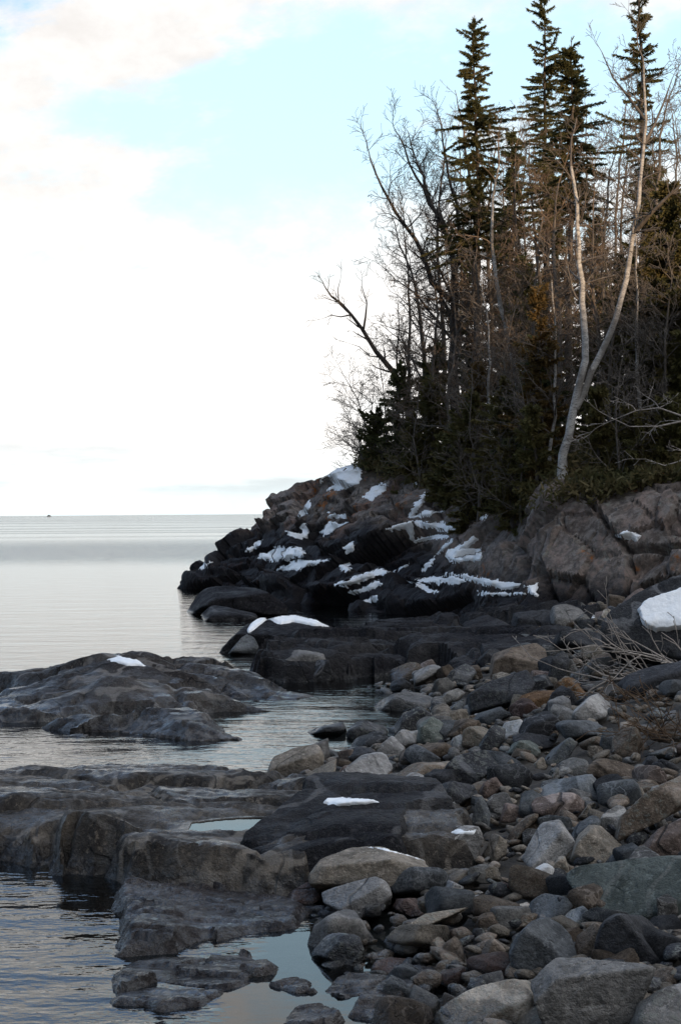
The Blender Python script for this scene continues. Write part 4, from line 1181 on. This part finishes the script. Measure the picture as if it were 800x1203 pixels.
def branch(tb, p, d, Ln, r, lev, rng, up=.25, spread=.7, den=1.0, r_min=.004):
    n = max(3, int(Ln / (.22 if lev < 2 else .16)) + 2); n = min(n, 9)
    pts = [p]; d = d / np.linalg.norm(d)
    for i in range(n - 1):
        d = d + rng.normal(size=3) * .16 + np.array([0, 0, up * .14]); d /= np.linalg.norm(d)
        pts.append(pts[-1] + d * Ln / (n - 1))
    pts = np.array(pts)
    rad = r * (1 - np.linspace(0, .72, n)); rad = np.maximum(rad, r_min)
    tb.tube(pts, rad, 4 if r > .02 else 3)
    if lev <= 0: return
    nb = max(2, int(den * (2.0 + Ln * (2.6 if lev > 1 else 4.0)))); nb = min(nb, 9)
    for k in range(nb):
        t = .18 + .82 * (k + rng.random()) / nb
        i = min(int(t * (n - 1)), n - 2); q = pts[i] + (pts[i + 1] - pts[i]) * (t * (n - 1) - i)
        dr = pts[i + 1] - pts[i]; dr /= np.linalg.norm(dr)
        sd = np.cross(dr, rng.normal(size=3)); sd /= np.linalg.norm(sd) + 1e-9
        dd = dr * (1 - spread * .35) + sd * spread
        branch(tb, q, dd, Ln * rng.uniform(.38, .68) * (1.1 - .45 * t), max(r * (1 - .6 * t) * .55, r_min), lev - 1, rng, up, spread, den, r_min)
def ptrunk(pxs, Y, wig=.0):
    """trunk line read off the photograph, standing at depth Y (bends in depth a little)"""
    out = []
    for k, p in enumerate(pxs):
        out.append(at(p[0], p[1], Y + (p[2] if len(p) > 2 else .0)))
    return np.array(out)
def to_floor(P):
    z = floor_z(P[0][0], P[0][1]); q = P[0].copy(); q[2] = z - .15
    if P[0][2] > z: P = np.vstack([q, P])
    return P
def bare_tree(label, trunks, Y, r0, limbs=(), mat='bark', seed=1, cat='bare tree', name='bare_tree', group='bare trees on the headland', nb=14, blen=1.9, lev=3, t0=.35, up=.3, spread=.75, den=1.0, rtop=.25, twig=None, r_min=.0045):
    rng = np.random.RandomState(seed)
    root = bpy.data.objects.new(name, None); COL.objects.link(root)
    first = to_floor(ptrunk(trunks[0], Y))
    org = first[0].copy(); org[2] += .15
    root.location = org; tag(root, label, cat, group)
    tb = TB()
    for ti, tr in enumerate(trunks):
        P = ptrunk(tr, Y)
        if ti == 0: P = to_floor(P)
        P = path(P, None, .018, rng)
        n = len(P); rad = (r0 if ti == 0 else r0 * .72) * (1 - np.linspace(0, 1, n) ** 1.2 * (1 - rtop))
        if ti == 0: rad[:2] *= np.array([1.5, 1.15])[:len(rad[:2])]
        t1 = TB(); t1.tube(P, rad, 9)
        obj('trunk', t1.mesh('trunk', M[mat], org), root)
        ln = np.linalg.norm(P[-1] - P[0])
        for k in range(nb):
            t = t0 + (1 - t0) * ((k + rng.rand()) / nb) ** .9
            i = min(int(t * (n - 1)), n - 2)
            a = rng.uniform(0, 6.28)
            d = np.array([math.cos(a), math.sin(a) * .8, rng.uniform(.25, 1.1)])
            branch(tb, P[i], d, blen * rng.uniform(.6, 1.15) * (1.15 - .6 * t), rad[i] * .42 + .004, lev, rng, up, spread, den, r_min)
        branch(tb, P[-1], P[-1] - P[-2] + np.array([0, 0, .05]), blen * .8, rad[-1], lev, rng, up, spread, den, r_min)
    for lb in limbs:
        P = path(ptrunk(lb[0], Y), None, .03, rng); n = len(P)
        rad = lb[1] * (1 - np.linspace(0, .75, n)); tb.tube(P, rad, 6)
        ln = np.linalg.norm(P[-1] - P[0])
        for k in range(int(lb[2] if len(lb) > 2 else ln * 3.2)):
            t = .15 + .85 * rng.rand(); i = min(int(t * (n - 1)), n - 2)
            dr = P[i + 1] - P[i]; dr /= np.linalg.norm(dr)
            d = dr * .6 + rng.normal(size=3) * .6 + np.array([0, 0, .25])
            branch(tb, P[i], d, blen * .62 * rng.uniform(.5, 1.1) * (1.2 - .6 * t), rad[i] * .5, lev - 1, rng, up, spread, den, r_min)
        branch(tb, P[-1], P[-1] - P[-2], blen * .5, rad[-1], lev - 1, rng, up, spread, den, r_min)
    obj('crown', tb.mesh('crown', M[twig or mat], org), root)
    return root
def conifer(label, px, Y, top_py, r_px, mat='spruce', seed=1, name='spruce_tree', cat='spruce', group='spruces of the headland', bare=.35, dens=1.0, profile=None, droop=.25, lean=0.0, gap=0.0, base_r=.13, bark='darkbark', tuft=1.0, z0=None, blade=(.095, .026)):
    """trunk with whorls of drooping branches, each clothed with needle sprays"""
    rng = np.random.RandomState(seed)
    x = at(px, 600, Y)[0]
    zb = floor_z(x, Y) if z0 is None else z0
    zt = at(px, top_py, Y)[2]; Hh = zt - zb
    org = np.array([x, Y, zb])
    Rm = r_px / FPX * Y
    root = bpy.data.objects.new(name, None); COL.objects.link(root); root.location = org; tag(root, label, cat, group)
    n = max(8, int(Hh / .5)); zs = np.linspace(-.2, Hh, n)
    wx = lean * (zs / Hh) + .05 * np.cumsum(rng.normal(size=n)) * .6
    wy = .03 * np.cumsum(rng.normal(size=n))
    TP = np.stack([wx, wy, zs], 1)
    t1 = TB(); t1.tube(TP, base_r * (1 - .93 * np.clip(zs, 0, Hh) / Hh), 8)
    obj('trunk', t1.mesh('trunk', M[bark], 0), root)
    tb = TB(); bt = TB()
    z = Hh * bare
    prof = profile or (lambda u: (1 - u) ** .8)
    C, D, Ls = [], [], []
    while z < Hh - .12:
        u = (z - Hh * bare) / (Hh * (1 - bare))
        rr = Rm * prof(u)
        nb = max(3, int((4.5 + rng.rand() * 3) * dens))
        i = min(int((z + .2) / (Hh + .2) * (n - 1)), n - 2)
        base = TP[i] + (TP[i + 1] - TP[i]) * ((z - zs[i]) / (zs[i + 1] - zs[i]))
        for _ in range(nb):
            if rng.rand() < gap: continue
            zz = min(z + rng.uniform(-.16, .16), Hh - .1); i = min(max(int((zz + .2) / (Hh + .2) * (n - 1)), 0), n - 2)
            base = TP[i] + (TP[i + 1] - TP[i]) * ((zz - zs[i]) / (zs[i + 1] - zs[i]))
            a = rng.uniform(0, 6.28); ln = rr * (.30 + .95 * rng.rand() ** .8) * (1 + .45 * math.sin(a * 2 + z * 2.1 + seed)) + .10
            pts = [base]; el = rng.uniform(-.35, .35) + .55 * u ** 2
            m = max(3, int(ln / .16) + 2)
            for k in range(m):
                e = el - droop * 1.6 * (k / m) + (.35 * (k / m) ** 2)
                a += rng.normal() * .10
                pts.append(pts[-1] + np.array([math.cos(a) * math.cos(e), math.sin(a) * math.cos(e), math.sin(e)]) * ln / m)
            pts = np.array(pts)
            bt.tube(pts, np.linspace(.014, .004, len(pts)) * (.6 + ln), 3)
            ns = int(ln * 210 * tuft) + 10
            t = rng.rand(ns) ** .75
            ii = np.minimum((t * (len(pts) - 1)).astype(int), len(pts) - 2)
            q = pts[ii] + (pts[ii + 1] - pts[ii]) * (t * (len(pts) - 1) - ii)[:, None]
            dr = pts[ii + 1] - pts[ii]; dr /= np.linalg.norm(dr, axis=1)[:, None]
            sd = np.cross(dr, [0, 0, 1]); sgn = np.where(rng.rand(ns) < .5, -1, 1)
            dd = dr * .8 + sd * sgn[:, None] * rng.uniform(.2, 1.0, ns)[:, None] + np.stack([np.zeros(ns), np.zeros(ns), rng.uniform(-1.3, .5, ns)], 1)
            C.append(q); D.append(dd); Ls.append(rng.uniform(.6, 1.3, ns) * (1.15 - .5 * t))
        z += (.16 + .10 * rng.rand()) * (1.0 if Hh > 4 else .7)
    C, D, Ls = np.vstack(C), np.vstack(D), np.concatenate(Ls)
    tb.blades(C, D, blade[0] * Ls, blade[1], rng)
    top = np.tile(TP[-1], (14, 1)) - np.stack([np.zeros(14), np.zeros(14), rng.rand(14) * .35], 1)
    tb.blades(top, rng.normal(size=(14, 3)) * .4 + [0, 0, 1], .12, .035, rng)
    cr = obj('crown', tb.mesh('crown', M[mat], 0, False), root)
    obj('branches', bt.mesh('branches', M[bark], 0), root)
    return root

# -- the spruces against the sky
irr = lambda u: (1 - u) ** .75 * (.78 + .3 * math.sin(u * 23) * (1 - u)) + .05
conifer('tall spruce with a dense narrow tip, leftmost of the skyline spruces', 563, 42, 22, 52, 'spruce', 3, bare=.50, profile=lambda u: (.95 * (1 - u) ** .7 * (.62 + .38 * abs(math.sin(u * 9 + .4)))), droop=.28, dens=1.9, gap=.06, tuft=1.2)
conifer('tallest thin-crowned spruce with sparse ragged branches, second from the left', 640, 44, -14, 48, 'spruce', 8, bare=.50, profile=lambda u: .85 * (1 - u) ** .45 * (.50 + .5 * abs(math.sin(u * 12))), droop=.2, dens=1.25, gap=.25, tuft=1.2)
conifer('full cone-shaped spruce close right of the thin-crowned one', 672, 40, 50, 50, 'spruce', 12, bare=.60, profile=lambda u: (1 - u) ** .85, droop=.35, dens=2.6, bark='bark', tuft=1.1)
conifer('ragged spruce with tufted foliage on a bare stem cut by the top edge, far right', 752, 38, -75, 46, 'spruce', 17, bare=.45, profile=lambda u: .9 * (1 - u) ** .35 * (.35 + .65 * max(0, math.sin(u * 26)) ** .6), droop=.12, dens=1.3, gap=.3, tuft=1.2)
# -- darker conifers inside the wood
for k, (lab, px, Y, top, rp, mt, seed) in enumerate([
    ('slim dark spruce half hidden behind the bare trees between the two left skyline spruces', 603, 47, 150, 36, 'dspruce', 21),
    ('dark spruce behind the cone-shaped one, its tip level with the cone foot', 655, 47, 185, 42, 'dspruce', 22),
    ('dark green fir filling the right edge behind the twin birch', 788, 35, 215, 92, 'cedar', 23),
    ('broad dark cedar right of the twin birch', 742, 36.5, 300, 62, 'cedar', 24),
    ('dark fir deep in the wood between the twin birch stems', 706, 42, 255, 50, 'dspruce', 25),
    ('dark spruce standing behind the pale leaning stem', 622, 41, 300, 50, 'dspruce', 26),
    ('dark narrow fir behind the big bare tree', 548, 48, 300, 36, 'dspruce', 27),
    ('bushy dark fir behind the leaning snag', 508, 47, 405, 44, 'dspruce', 28),
    ('dark fir left of the twin birch base', 628, 36, 395, 52, 'dspruce', 29),
    ('dark cedar at the right edge, in front of the tall fir', 806, 33.5, 390, 62, 'cedar', 30),
    ('dim spruce at the back of the wood near the right edge', 775, 46, 190, 50, 'dspruce', 31),
    ('dim fir at the back of the wood near the middle', 585, 52, 245, 46, 'dspruce', 32)]):
    conifer(lab, px, Y, top, rp, mt, seed, 'fir_tree' if 'fir' in lab else ('cedar_tree' if 'cedar' in lab else 'spruce_tree'), 'fir' if 'fir' in lab else ('cedar' if 'cedar' in lab else 'spruce'),
            'dark conifers inside the wood', bare=.10 if px > 735 else .16, dens=1.9 if px > 735 else 1.1, droop=.3, tuft=1.0, profile=lambda u: (1 - u) ** .7 * (.8 + .2 * math.sin(u * 31)), blade=(.15, .045))
# -- golden and olive cedars in the understory
for lab, px, Y, top, rp, mt, seed in [
    ('golden-brown sunlit cedar in the middle of the wood', 635, 34.8, 338, 40, 'cedarbrown', 41),
    ('olive cedar bush at the cliff top in the middle of the headland', 548, 38.2, 462, 44, 'cedar', 42),
    ('olive cedar bush right of the middle one, hanging over the cliff', 590, 36.2, 448, 46, 'cedar', 43),
    ('brownish cedar bush between the middle bushes', 566, 40, 425, 34, 'cedarbrown', 44),
    ('small olive cedar bush left of the twin birch foot', 632, 33.6, 478, 36, 'cedar', 45),
    ('olive cedar low on the cliff edge right of the birch foot', 700, 33.2, 455, 44, 'cedar', 46),
    ('dark cedar bush at the cliff edge under the dead branches', 745, 32.6, 480, 46, 'cedar', 47),
    ('dark cedar bush at the far right of the cliff edge', 792, 32.2, 468, 48, 'cedar', 48),
    ('small dark fir beside the leaning snag', 470, 45, 425, 32, 'dspruce', 49),
    ('low dark fir at the left end of the wood, over the snow cap', 446, 46.3, 480, 28, 'dspruce', 50),
    ('dark fir sapling between the snag and the big bare tree', 510, 42.5, 440, 36, 'cedar', 51),
    ('little fir at the cliff top above the climbing snow strip', 487, 43, 485, 30, 'cedar', 52),
    ('low olive bush at the cliff top right of the climbing snow strip', 524, 40.6, 500, 34, 'cedar', 53),
    ('low cedar bush hugging the cliff just left of the birch foot', 607, 34.7, 520, 34, 'cedar', 54)]:
    conifer(lab, px, Y, top, rp, mt, seed, 'cedar_bush' if 'cedar' in lab or 'bush' in lab else 'fir_sapling', 'bush' if 'bush' in lab else ('cedar' if 'cedar' in lab else 'fir'), 'evergreen understory along the cliff', bare=.0, dens=1.4, droop=.05, tuft=1.0, gap=.10,
            profile=lambda u: (1 - u) ** .55 * (.75 + .25 * math.sin(u * 19 + 1)) * min(1, .55 + u * 3), base_r=.06, blade=(.12, .04))

# -- bare trees
bare_tree('big bare tree with a wide fan of limbs reaching left over the lake', [[(536, 500), (533, 440), (533, 350), (529, 290), (512, 250, .2), (500, 225, .3)]], 44.5, .17,
    [([(532, 355), (508, 330, -.3), (490, 285, -.5), (470, 255, -.6), (452, 222, -.7), (434, 186, -.8)], .075),
     ([(531, 300), (520, 262, .4), (500, 232, .5), (482, 195, .6), (466, 160, .7)], .065),
     ([(532, 330), (541, 270, -.5), (528, 205, -.7), (519, 150, -.7)], .07),
     ([(533, 400), (512, 372, .5), (488, 345, .8), (466, 330, 1)], .05)], 'darkbark', 5, nb=16, blen=2.2, den=1.5)
bare_tree('leaning dead-topped tree bending out left over the headland', [[(492, 530), (480, 475), (463, 438), (441, 413), (426, 385), (405, 362), (388, 348)]], 46, .11,
    [([(427, 387), (430, 362), (424, 338)], .035), ([(404, 362), (398, 348), (402, 330)], .022), ([(447, 420), (430, 412), (412, 404)], .02), ([(412, 370), (396, 372), (382, 374)], .022)], 'darkbark', 9, nb=7, blen=1.0, lev=2, t0=.4)
bare_tree('thin bare tree close left of the big fan-shaped one', [[(500, 520), (498, 430), (493, 370), (483, 320), (470, 290)]], 47, .09, [], 'bark', 13, nb=14, blen=1.7)
bare_tree('bare broken stub standing upright by the leaning tree', [[(467, 500), (466, 430), (469, 366)]], 46.5, .05, [], 'darkbark', 15, nb=6, blen=.4, lev=1, cat='dead tree', name='dead_tree', t0=.2)
bare_tree('pale leaning birch stem in the middle of the wood', [[(612, 480), (601, 420), (589, 365), (580, 310), (578, 255), (586, 195)]], 40, .085, [], 'birch', 19, nb=16, blen=1.5, twig='redtwig', cat='birch', name='birch_tree')
bare_tree('bare grey tree right behind the big fan-shaped one', [[(560, 500), (558, 400), (562, 320), (556, 240), (545, 170)]], 46, .12, [], 'bark', 23, nb=17, blen=1.9, twig='redtwig')
twin = bare_tree('twin-stemmed white birch on the cliff edge, one stem leaning right', [
    [(659, 580), (663, 535), (671, 495), (683, 445), (685, 395), (683, 345), (679, 290), (676, 240), (673, 195)],
    [(676, 480), (694, 440), (712, 400), (727, 362), (737, 318), (745, 272), (749, 235), (755, 185), (758, 130), (755, 75)]], 32.7, .092,
    [([(746, 272), (765, 250, -.3), (784, 225, -.5), (808, 205, -.6)], .055, 14), ([(757, 140), (735, 110, .3), (718, 85, .4), (705, 62, .5)], .035), ([(756, 170), (776, 130, .3), (788, 90, .4)], .035), ([(684, 350), (700, 318), (712, 290)], .02)],
    'birch', 29, nb=13, blen=1.35, cat='birch', name='birch_tree', t0=.6, twig='bark', rtop=.3)
for lab, tr, Y, r, seed, tw in [
    ('slim bare tree with reddish twigs between the left skyline spruce and the thin-crowned one', [(598, 480), (600, 380), (606, 280), (604, 190)], 43, .075, 33, 'redtwig'),
    ('slim bare tree with reddish twigs under the thin-crowned spruce', [(640, 480), (636, 380), (630, 290), (622, 205)], 42, .08, 34, 'redtwig'),
    ('bare tree with twiggy crown close left of the twin birch', [(655, 500), (658, 400), (650, 300), (655, 215)], 38, .075, 35, 'redtwig'),
    ('bare tree with brushy crown between the twin birch stems', [(706, 500), (712, 400), (708, 300), (716, 200)], 39, .075, 36, 'bark'),
    ('bare tree with fine upswept crown near the right edge', [(770, 500), (776, 380), (770, 260), (778, 140)], 37, .085, 37, 'bark'),
    ('bare tree at the right edge in front of the dark fir', [(800, 520), (802, 400), (808, 280), (802, 190)], 34.5, .07, 38, 'bark'),
    ('slender bare tree behind the big fan-shaped crown, faint against the sky', [(522, 480), (520, 380), (514, 280), (522, 180)], 50, .085, 39, 'bark'),
    ('bare tree with dense red-brown crown just right of the left skyline spruce', [(574, 480), (578, 380), (572, 280), (580, 180)], 45, .08, 40, 'redtwig'),
    ('thin bare tree behind the pale leaning birch stem', [(618, 480), (612, 380), (617, 280), (612, 230)], 46, .07, 43, 'redtwig'),
    ('thin bare tree left of the cone-shaped spruce foot', [(664, 500), (668, 400), (664, 300), (690, 200)], 45, .07, 44, 'redtwig')]:
    bare_tree(lab, [tr], Y, r, [], 'bark', seed, nb=24, blen=1.5, twig=tw, t0=.25, den=1.25)

for k, (px, Y, top, tw, side) in enumerate([(545, 52, 175, 'redtwig', 'behind the left skyline spruce, low crown'), (590, 48, 205, 'redtwig', 'right behind the pale leaning stem top'), (612, 50, 175, 'bark', 'far behind, left of the thin-crowned spruce'),
    (628, 39, 260, 'redtwig', 'over the golden-brown cedar'), (648, 50, 160, 'redtwig', 'far behind, between thin-crowned and cone-shaped spruces'), (690, 50, 150, 'redtwig', 'far behind, right of the cone-shaped spruce'), (698, 36, 250, 'redtwig', 'just behind the twin birch fork'),
    (725, 46, 130, 'bark', 'behind the right birch stem'), (735, 40, 190, 'redtwig', 'close behind the right birch stem'), (765, 50, 120, 'redtwig', 'far behind, under the ragged top-edge spruce'), (788, 42, 150, 'redtwig', 'above the tall right-edge fir'), (510, 44, 300, 'redtwig', 'low, under the big fan of limbs'), (482, 49, 270, 'bark', 'last one over the lake before the leaning tree'), (556, 41, 290, 'redtwig', 'low, in front of the left skyline spruce')]):
    r2 = np.random.RandomState(300 + k)
    pts = [(px + r2.uniform(-8, 8), 500), (px + r2.uniform(-7, 7), 500 - (500 - top) * .35), (px + r2.uniform(-8, 8), 500 - (500 - top) * .7), (px + r2.uniform(-12, 12), top)]
    bare_tree('thin ' + ('red-brown' if tw == 'redtwig' else 'grey') + ' leafless tree ' + side, [pts], Y, .065, [], 'bark', 300 + k, nb=26, blen=1.5, twig=tw, t0=.22, den=1.3, group='thin leafless trees inside the wood')

for k, (px, Y, top, tw, side) in enumerate([(530, 41, 320, 'bark', 'in front of the big fan-shaped tree, over the olive bushes'), (575, 38.5, 330, 'birch', 'with a pale stem, over the middle cedar bushes'), (596, 37.5, 360, 'bark', 'between the middle cedar bushes and the pale leaning stem'), (650, 34.5, 330, 'birch', 'with a pale stem, just left of the twin birch'), (715, 34.2, 300, 'bark', 'close between the twin birch and the broad cedar'), (752, 34, 270, 'birch', 'with a pale stem, in front of the broad cedar'), (782, 33.5, 330, 'bark', 'in front of the right-edge fir, above the dead branches')]):
    r2 = np.random.RandomState(400 + k)
    pts = [(px + r2.uniform(-8, 8), 545), (px + r2.uniform(-7, 7), 545 - (545 - top) * .35), (px + r2.uniform(-8, 8), 545 - (545 - top) * .7), (px + r2.uniform(-12, 12), top)]
    bare_tree('young leafless tree ' + side, [pts], Y, .045, [], 'birch' if tw == 'birch' else 'bark', 400 + k, nb=22, blen=1.2, twig='bark', t0=.25, den=1.2, group='young leafless trees over the understory')
for lab, tr, Y, r, seed in [
    ('leafless shrub leaning left off the end of the headland', [(440, 540), (430, 500), (416, 462), (402, 440)], 46.6, .03, 61),
    ('low leafless shrub farthest left on the headland end', [(432, 552), (422, 520), (412, 492)], 47.2, .025, 68),
    ('leafless shrub with upright stems just left of the low dark fir', [(438, 545), (434, 500), (440, 455)], 46.9, .028, 69),
    ('leafless sapling right beside the small dark fir', [(478, 540), (474, 470), (480, 410)], 45.4, .03, 70),
    ('leafless shrub sprouting over the snow cap', [(428, 548), (424, 525), (420, 500)], 46.8, .025, 62),
    ('twiggy leafless sapling between the shrub and the leaning tree', [(455, 535), (452, 480), (446, 430)], 46, .03, 63),
    ('leafless sapling in front of the olive middle bush', [(560, 560), (552, 500), (556, 440)], 37.6, .025, 64),
    ('leafless sapling left of the birch foot', [(612, 575), (618, 510), (612, 450)], 34.4, .025, 65),
    ('leafless shrub on the cliff edge between the left fir sapling and the big bare tree', [(492, 560), (488, 510), (492, 450)], 42.2, .03, 66),
    ('leafless sapling right of the birch foot', [(728, 560), (722, 500), (730, 430)], 32.4, .025, 67)]:
    bare_tree(lab, [tr], Y, r, [], 'bark', seed, cat='shrub', name='leafless_shrub', group='leafless shrubs along the cliff', nb=14, blen=1.15, lev=2, t0=.10, up=.4, den=1.5)
bare_tree('grey dead branches arching down over the cliff edge at the right', [[(815, 500), (780, 482), (750, 480), (722, 492)]], 31.5, .028, [([(800, 495), (770, 505), (735, 500), (712, 486)], .02), ([(812, 530), (790, 545), (760, 540)], .018)], 'dead', 71, cat='dead branch', name='dead_branch', group=None, nb=7, blen=.9, lev=2, t0=.2, up=-.2)

# -- undergrowth covering the cliff top
rs = np.random.RandomState(4)
C, D = [], []
while len(C) < 26000:
    Y = rs.uniform(30.6, 50); px = rs.uniform(425, 830)
    x = at(px, 600, Y)[0]
    crest = np.interp(px, [425, 500, 560, 600, 650, 700, 830], [46.5, 42.0, 38.6, 35.8, 32.2, 31.7, 31.2])
    if Y < crest - .25 * rs.rand(): continue
    if rs.rand() > .15 + .85 * math.exp(-(Y - crest) / 3.0): continue
    z = float(headland_z0(np.array([x]), np.array([Y]))[0])
    hh = .30 + .5 * max(0, vnoise(np.array([[x * 1.3, Y * 1.3, 0]]), 5)[0])
    for _ in range(10):
        C.append((x + rs.normal() * .16, Y + rs.normal() * .16, z - .05 + rs.rand() * hh)); D.append(rs.normal(size=3) + [0, -.3, .5])
tb = TB(); tb.blades(np.array(C), np.array(D), rs.uniform(.08, .2, len(C)), .05, rs)
tag(obj('undergrowth', tb.mesh('undergrowth', M['litter'], 0, False)), 'low dark undergrowth covering the cliff top', 'undergrowth', None, 'stuff')

# -- bleached fallen branches and dry brush on the upper beach
def driftwood():
    rng = np.random.RandomState(8)
    Y = 15.4
    main = ptrunk([(842, 812, .8), (812, 800, .4), (775, 795, .1), (735, 796, -.1), (712, 800, -.2), (700, 806, -.2)], Y)
    org = main[0]
    root = bpy.data.objects.new('fallen_branch', None); COL.objects.link(root); root.location = org
    tag(root, 'bleached fallen branches fanning left over the stones below the snow-sheeted boulder', 'fallen branch')
    t = TB(); P = path(main, 16, .01, rng); t.tube(P, np.linspace(.028, .008, 16), 6); obj('limb', t.mesh('limb', M['dead'], org), root)
    t = TB(); P2 = path(ptrunk([(830, 806, .6), (800, 790, .1), (775, 776, -.2), (745, 768, -.3), (720, 765, -.4)], Y), 16, .01, rng); t.tube(P2, np.linspace(.020, .006, 16), 6); obj('limb', t.mesh('limb', M['dead'], org), root)
    tw = TB()
    for Pm, cnt in ((P, 15), (P2, 13)):
        for k in range(cnt):
            i = 3 + int(rng.rand() * 12)
            d = (Pm[min(i + 1, 15)] - Pm[i]); d /= np.linalg.norm(d)
            d = d + np.array([rng.normal() * .35, rng.normal() * .4, rng.normal() * .38 + .12])
            branch(tw, Pm[i], d, rng.uniform(.35, .8), .010, 2, rng, -.05, .6, .7, .0038)
    obj('twigs', tw.mesh('twigs', M['dead'], org), root)
driftwood()
def brush(label, px, py, Y, spread, hh, n, seed):
    rng = np.random.RandomState(seed)
    c = ground_hit(px, py); c[2] += .05
    tb = TB()
    for k in range(n):
        b = np.array([rng.normal() * spread * .55, rng.normal() * spread * .4, 0])
        d = np.array([rng.normal() * .6 - .35, rng.normal() * .5 - .2, rng.uniform(.15, 1.0)])
        branch(tb, b, d, hh * rng.uniform(.6, 1.2), .0055, 1, rng, -.8, .4, .35, .0028)
    o = obj('dry_brush', tb.mesh('dry_brush', M['drygrass'], 0), None, c)
    tag(o, label, 'dry brush', 'dry brush on the upper beach')
brush('tangled reddish-brown dry brush at the right edge below the bleached branches', 795, 872, 13, .34, .36, 45, 3)
brush('smaller tuft of reddish dry brush close under the bleached branches', 748, 830, 14, .24, .24, 20, 4)

# ------------------------------------------------------------------ sky and sun
SUN_EL, SUN_AZ = R(7.0), R(150)       # azimuth clockwise from the view direction (+Y)
wd = bpy.data.worlds.new('World'); S.world = wd; wd.use_nodes = True
nt = wd.node_tree; nt.nodes.clear()
out = nt.nodes.new('ShaderNodeOutputWorld'); bg = nt.nodes.new('ShaderNodeBackground'); bg.inputs['Strength'].default_value = .1
L(nt, bg.outputs[0], out.inputs[0])
sky = nt.nodes.new('ShaderNodeTexSky'); sky.sky_type = 'NISHITA'; sky.sun_disc = False
sky.sun_elevation = SUN_EL; sky.sun_rotation = SUN_AZ
tc = nt.nodes.new('ShaderNodeTexCoord')
sp = nt.nodes.new('ShaderNodeSeparateXYZ'); L(nt, tc.outputs['Generated'], sp.inputs[0])
dx, dy, dz = (E(nt, sp.outputs[i]) for i in range(3))
az = dx._m('ARCTAN2', dy); el = dz._m('ARCSINE')
def vec3(a, b, c):
    n = nt.nodes.new('ShaderNodeCombineXYZ')
    for i, v in enumerate((a, b, c)):
        if isinstance(v, E): L(nt, v, n.inputs[i])
        else: n.inputs[i].default_value = v
    return n.outputs[0]
n1 = noise_n(nt, vec3(az * 1.0, el * 2.0 - az * .30, .7), 5.0, 7, .58)
n2 = noise_n(nt, vec3(az * 1.0, el * 7.5, 3.1), 5.5, 6, .6)
n3 = noise_n(nt, vec3(az, el * 1.6, 1.7), 22.0, 6, .62)
t = (el - .226 - az * .10 + (n1 - .5) * .09) / .056
hole = (t * t * -1.0)._m('EXPONENT') * (az + (n1 - .5) * .16).sm(-.26, -.06)
t2 = (el - .150 - az * .05 + (n1 - .5) * .06) / .02
hole2 = (t2 * t2 * -1.0)._m('EXPONENT') * .30
corner = (el + (az + .2) * -.55 + (n1 - .5) * .05).sm(.240, .285)
low = el.sm(.05, .0)
cover = (hole * -1.0 + 1.0) * (corner * -.95 + 1.0) * (hole2 * -1.0 + 1.0)
n4 = noise_n(nt, vec3(az * 1.0 + el * .5, el * 2.6 - az * .5, 5.3), 8.0, 7, .6)
cov = (cover + n4.sm(.46, .68) * .55 + (n1 - .5) * 1.5 + (n3 - .5) * .8).sm(.22, .90)
# brightness: glowing white above the lake, greyer streaks low down, dimmer away from there
front = (az.abs()).sm(2.2, .5) * el.sm(1.5, .5)
streak = n2.sm(.44, .68) * el.sm(.085, .04) * el.sm(.004, .02) * .24
low2 = el.sm(.055, .0) * .22
bright = ((front * .38 + .62) * (el.sm(.22, .08) * .24 + 1.0) + el.sm(.36, .8) * 1.35) * (n3 * .20 + n1 * .30 + .77) * (streak * -1.0 - low2 + 1.0)
cl = mixc(nt, n3.sm(.3, .7), (9.5, 9.0, 8.6), (10.4, 10.1, 9.8))
cl = mixc(nt, streak * 1.6, cl, (10.6, 11.6, 12.2))
cl = mixc(nt, low * .8, cl, (10.6, 12.2, 12.6))
def scale_col(c, f):
    n = nt.nodes.new('ShaderNodeVectorMath'); n.operation = 'SCALE'
    L(nt, c, n.inputs[0]); L(nt, f, n.inputs['Scale']); return n.outputs[0]
cl = mixc(nt, el.sm(.36, .8) * .6, cl, (11.2, 12.2, 13.4))
clouds = scale_col(cl, bright)
# clear air: the Nishita sky plus the bright thin veil over the lake
add = nt.nodes.new('ShaderNodeVectorMath'); add.operation = 'ADD'
L(nt, sky.outputs[0], add.inputs[0])
veil = mixc(nt, corner, (5.3, 7.5, 9.2), (3.4, 5.1, 8.5))
L(nt, scale_col(veil, front * .75 + .25), add.inputs[1])
fin = mixc(nt, cov * .96, add.outputs[0], clouds)
L(nt, fin, bg.inputs['Color'])
sl = bpy.data.lights.new('sun', 'SUN'); so = bpy.data.objects.new('sun', sl); COL.objects.link(so)
sl.energy = 5.0; sl.angle = R(.5); sl.color = (1.0, .70, .42)
dvec = Vector((math.sin(SUN_AZ) * math.cos(SUN_EL), math.cos(SUN_AZ) * math.cos(SUN_EL), math.sin(SUN_EL)))
so.rotation_euler = dvec.to_track_quat('Z', 'Y').to_euler()

# ------------------------------------------------------------------ render settings
S.render.engine = 'CYCLES'
S.render.resolution_x, S.render.resolution_y = 680, 1024
S.view_settings.view_transform = 'Standard'
try: S.view_settings.look = 'None'
except Exception: pass
S.view_settings.gamma = 1.0
S.view_settings.exposure = 0.0
S.cycles.use_denoising = True
S.cycles.max_bounces = 6
S.cycles.transparent_max_bounces = 8
S.cycles.caustics_reflective = False
S.cycles.caustics_refractive = False
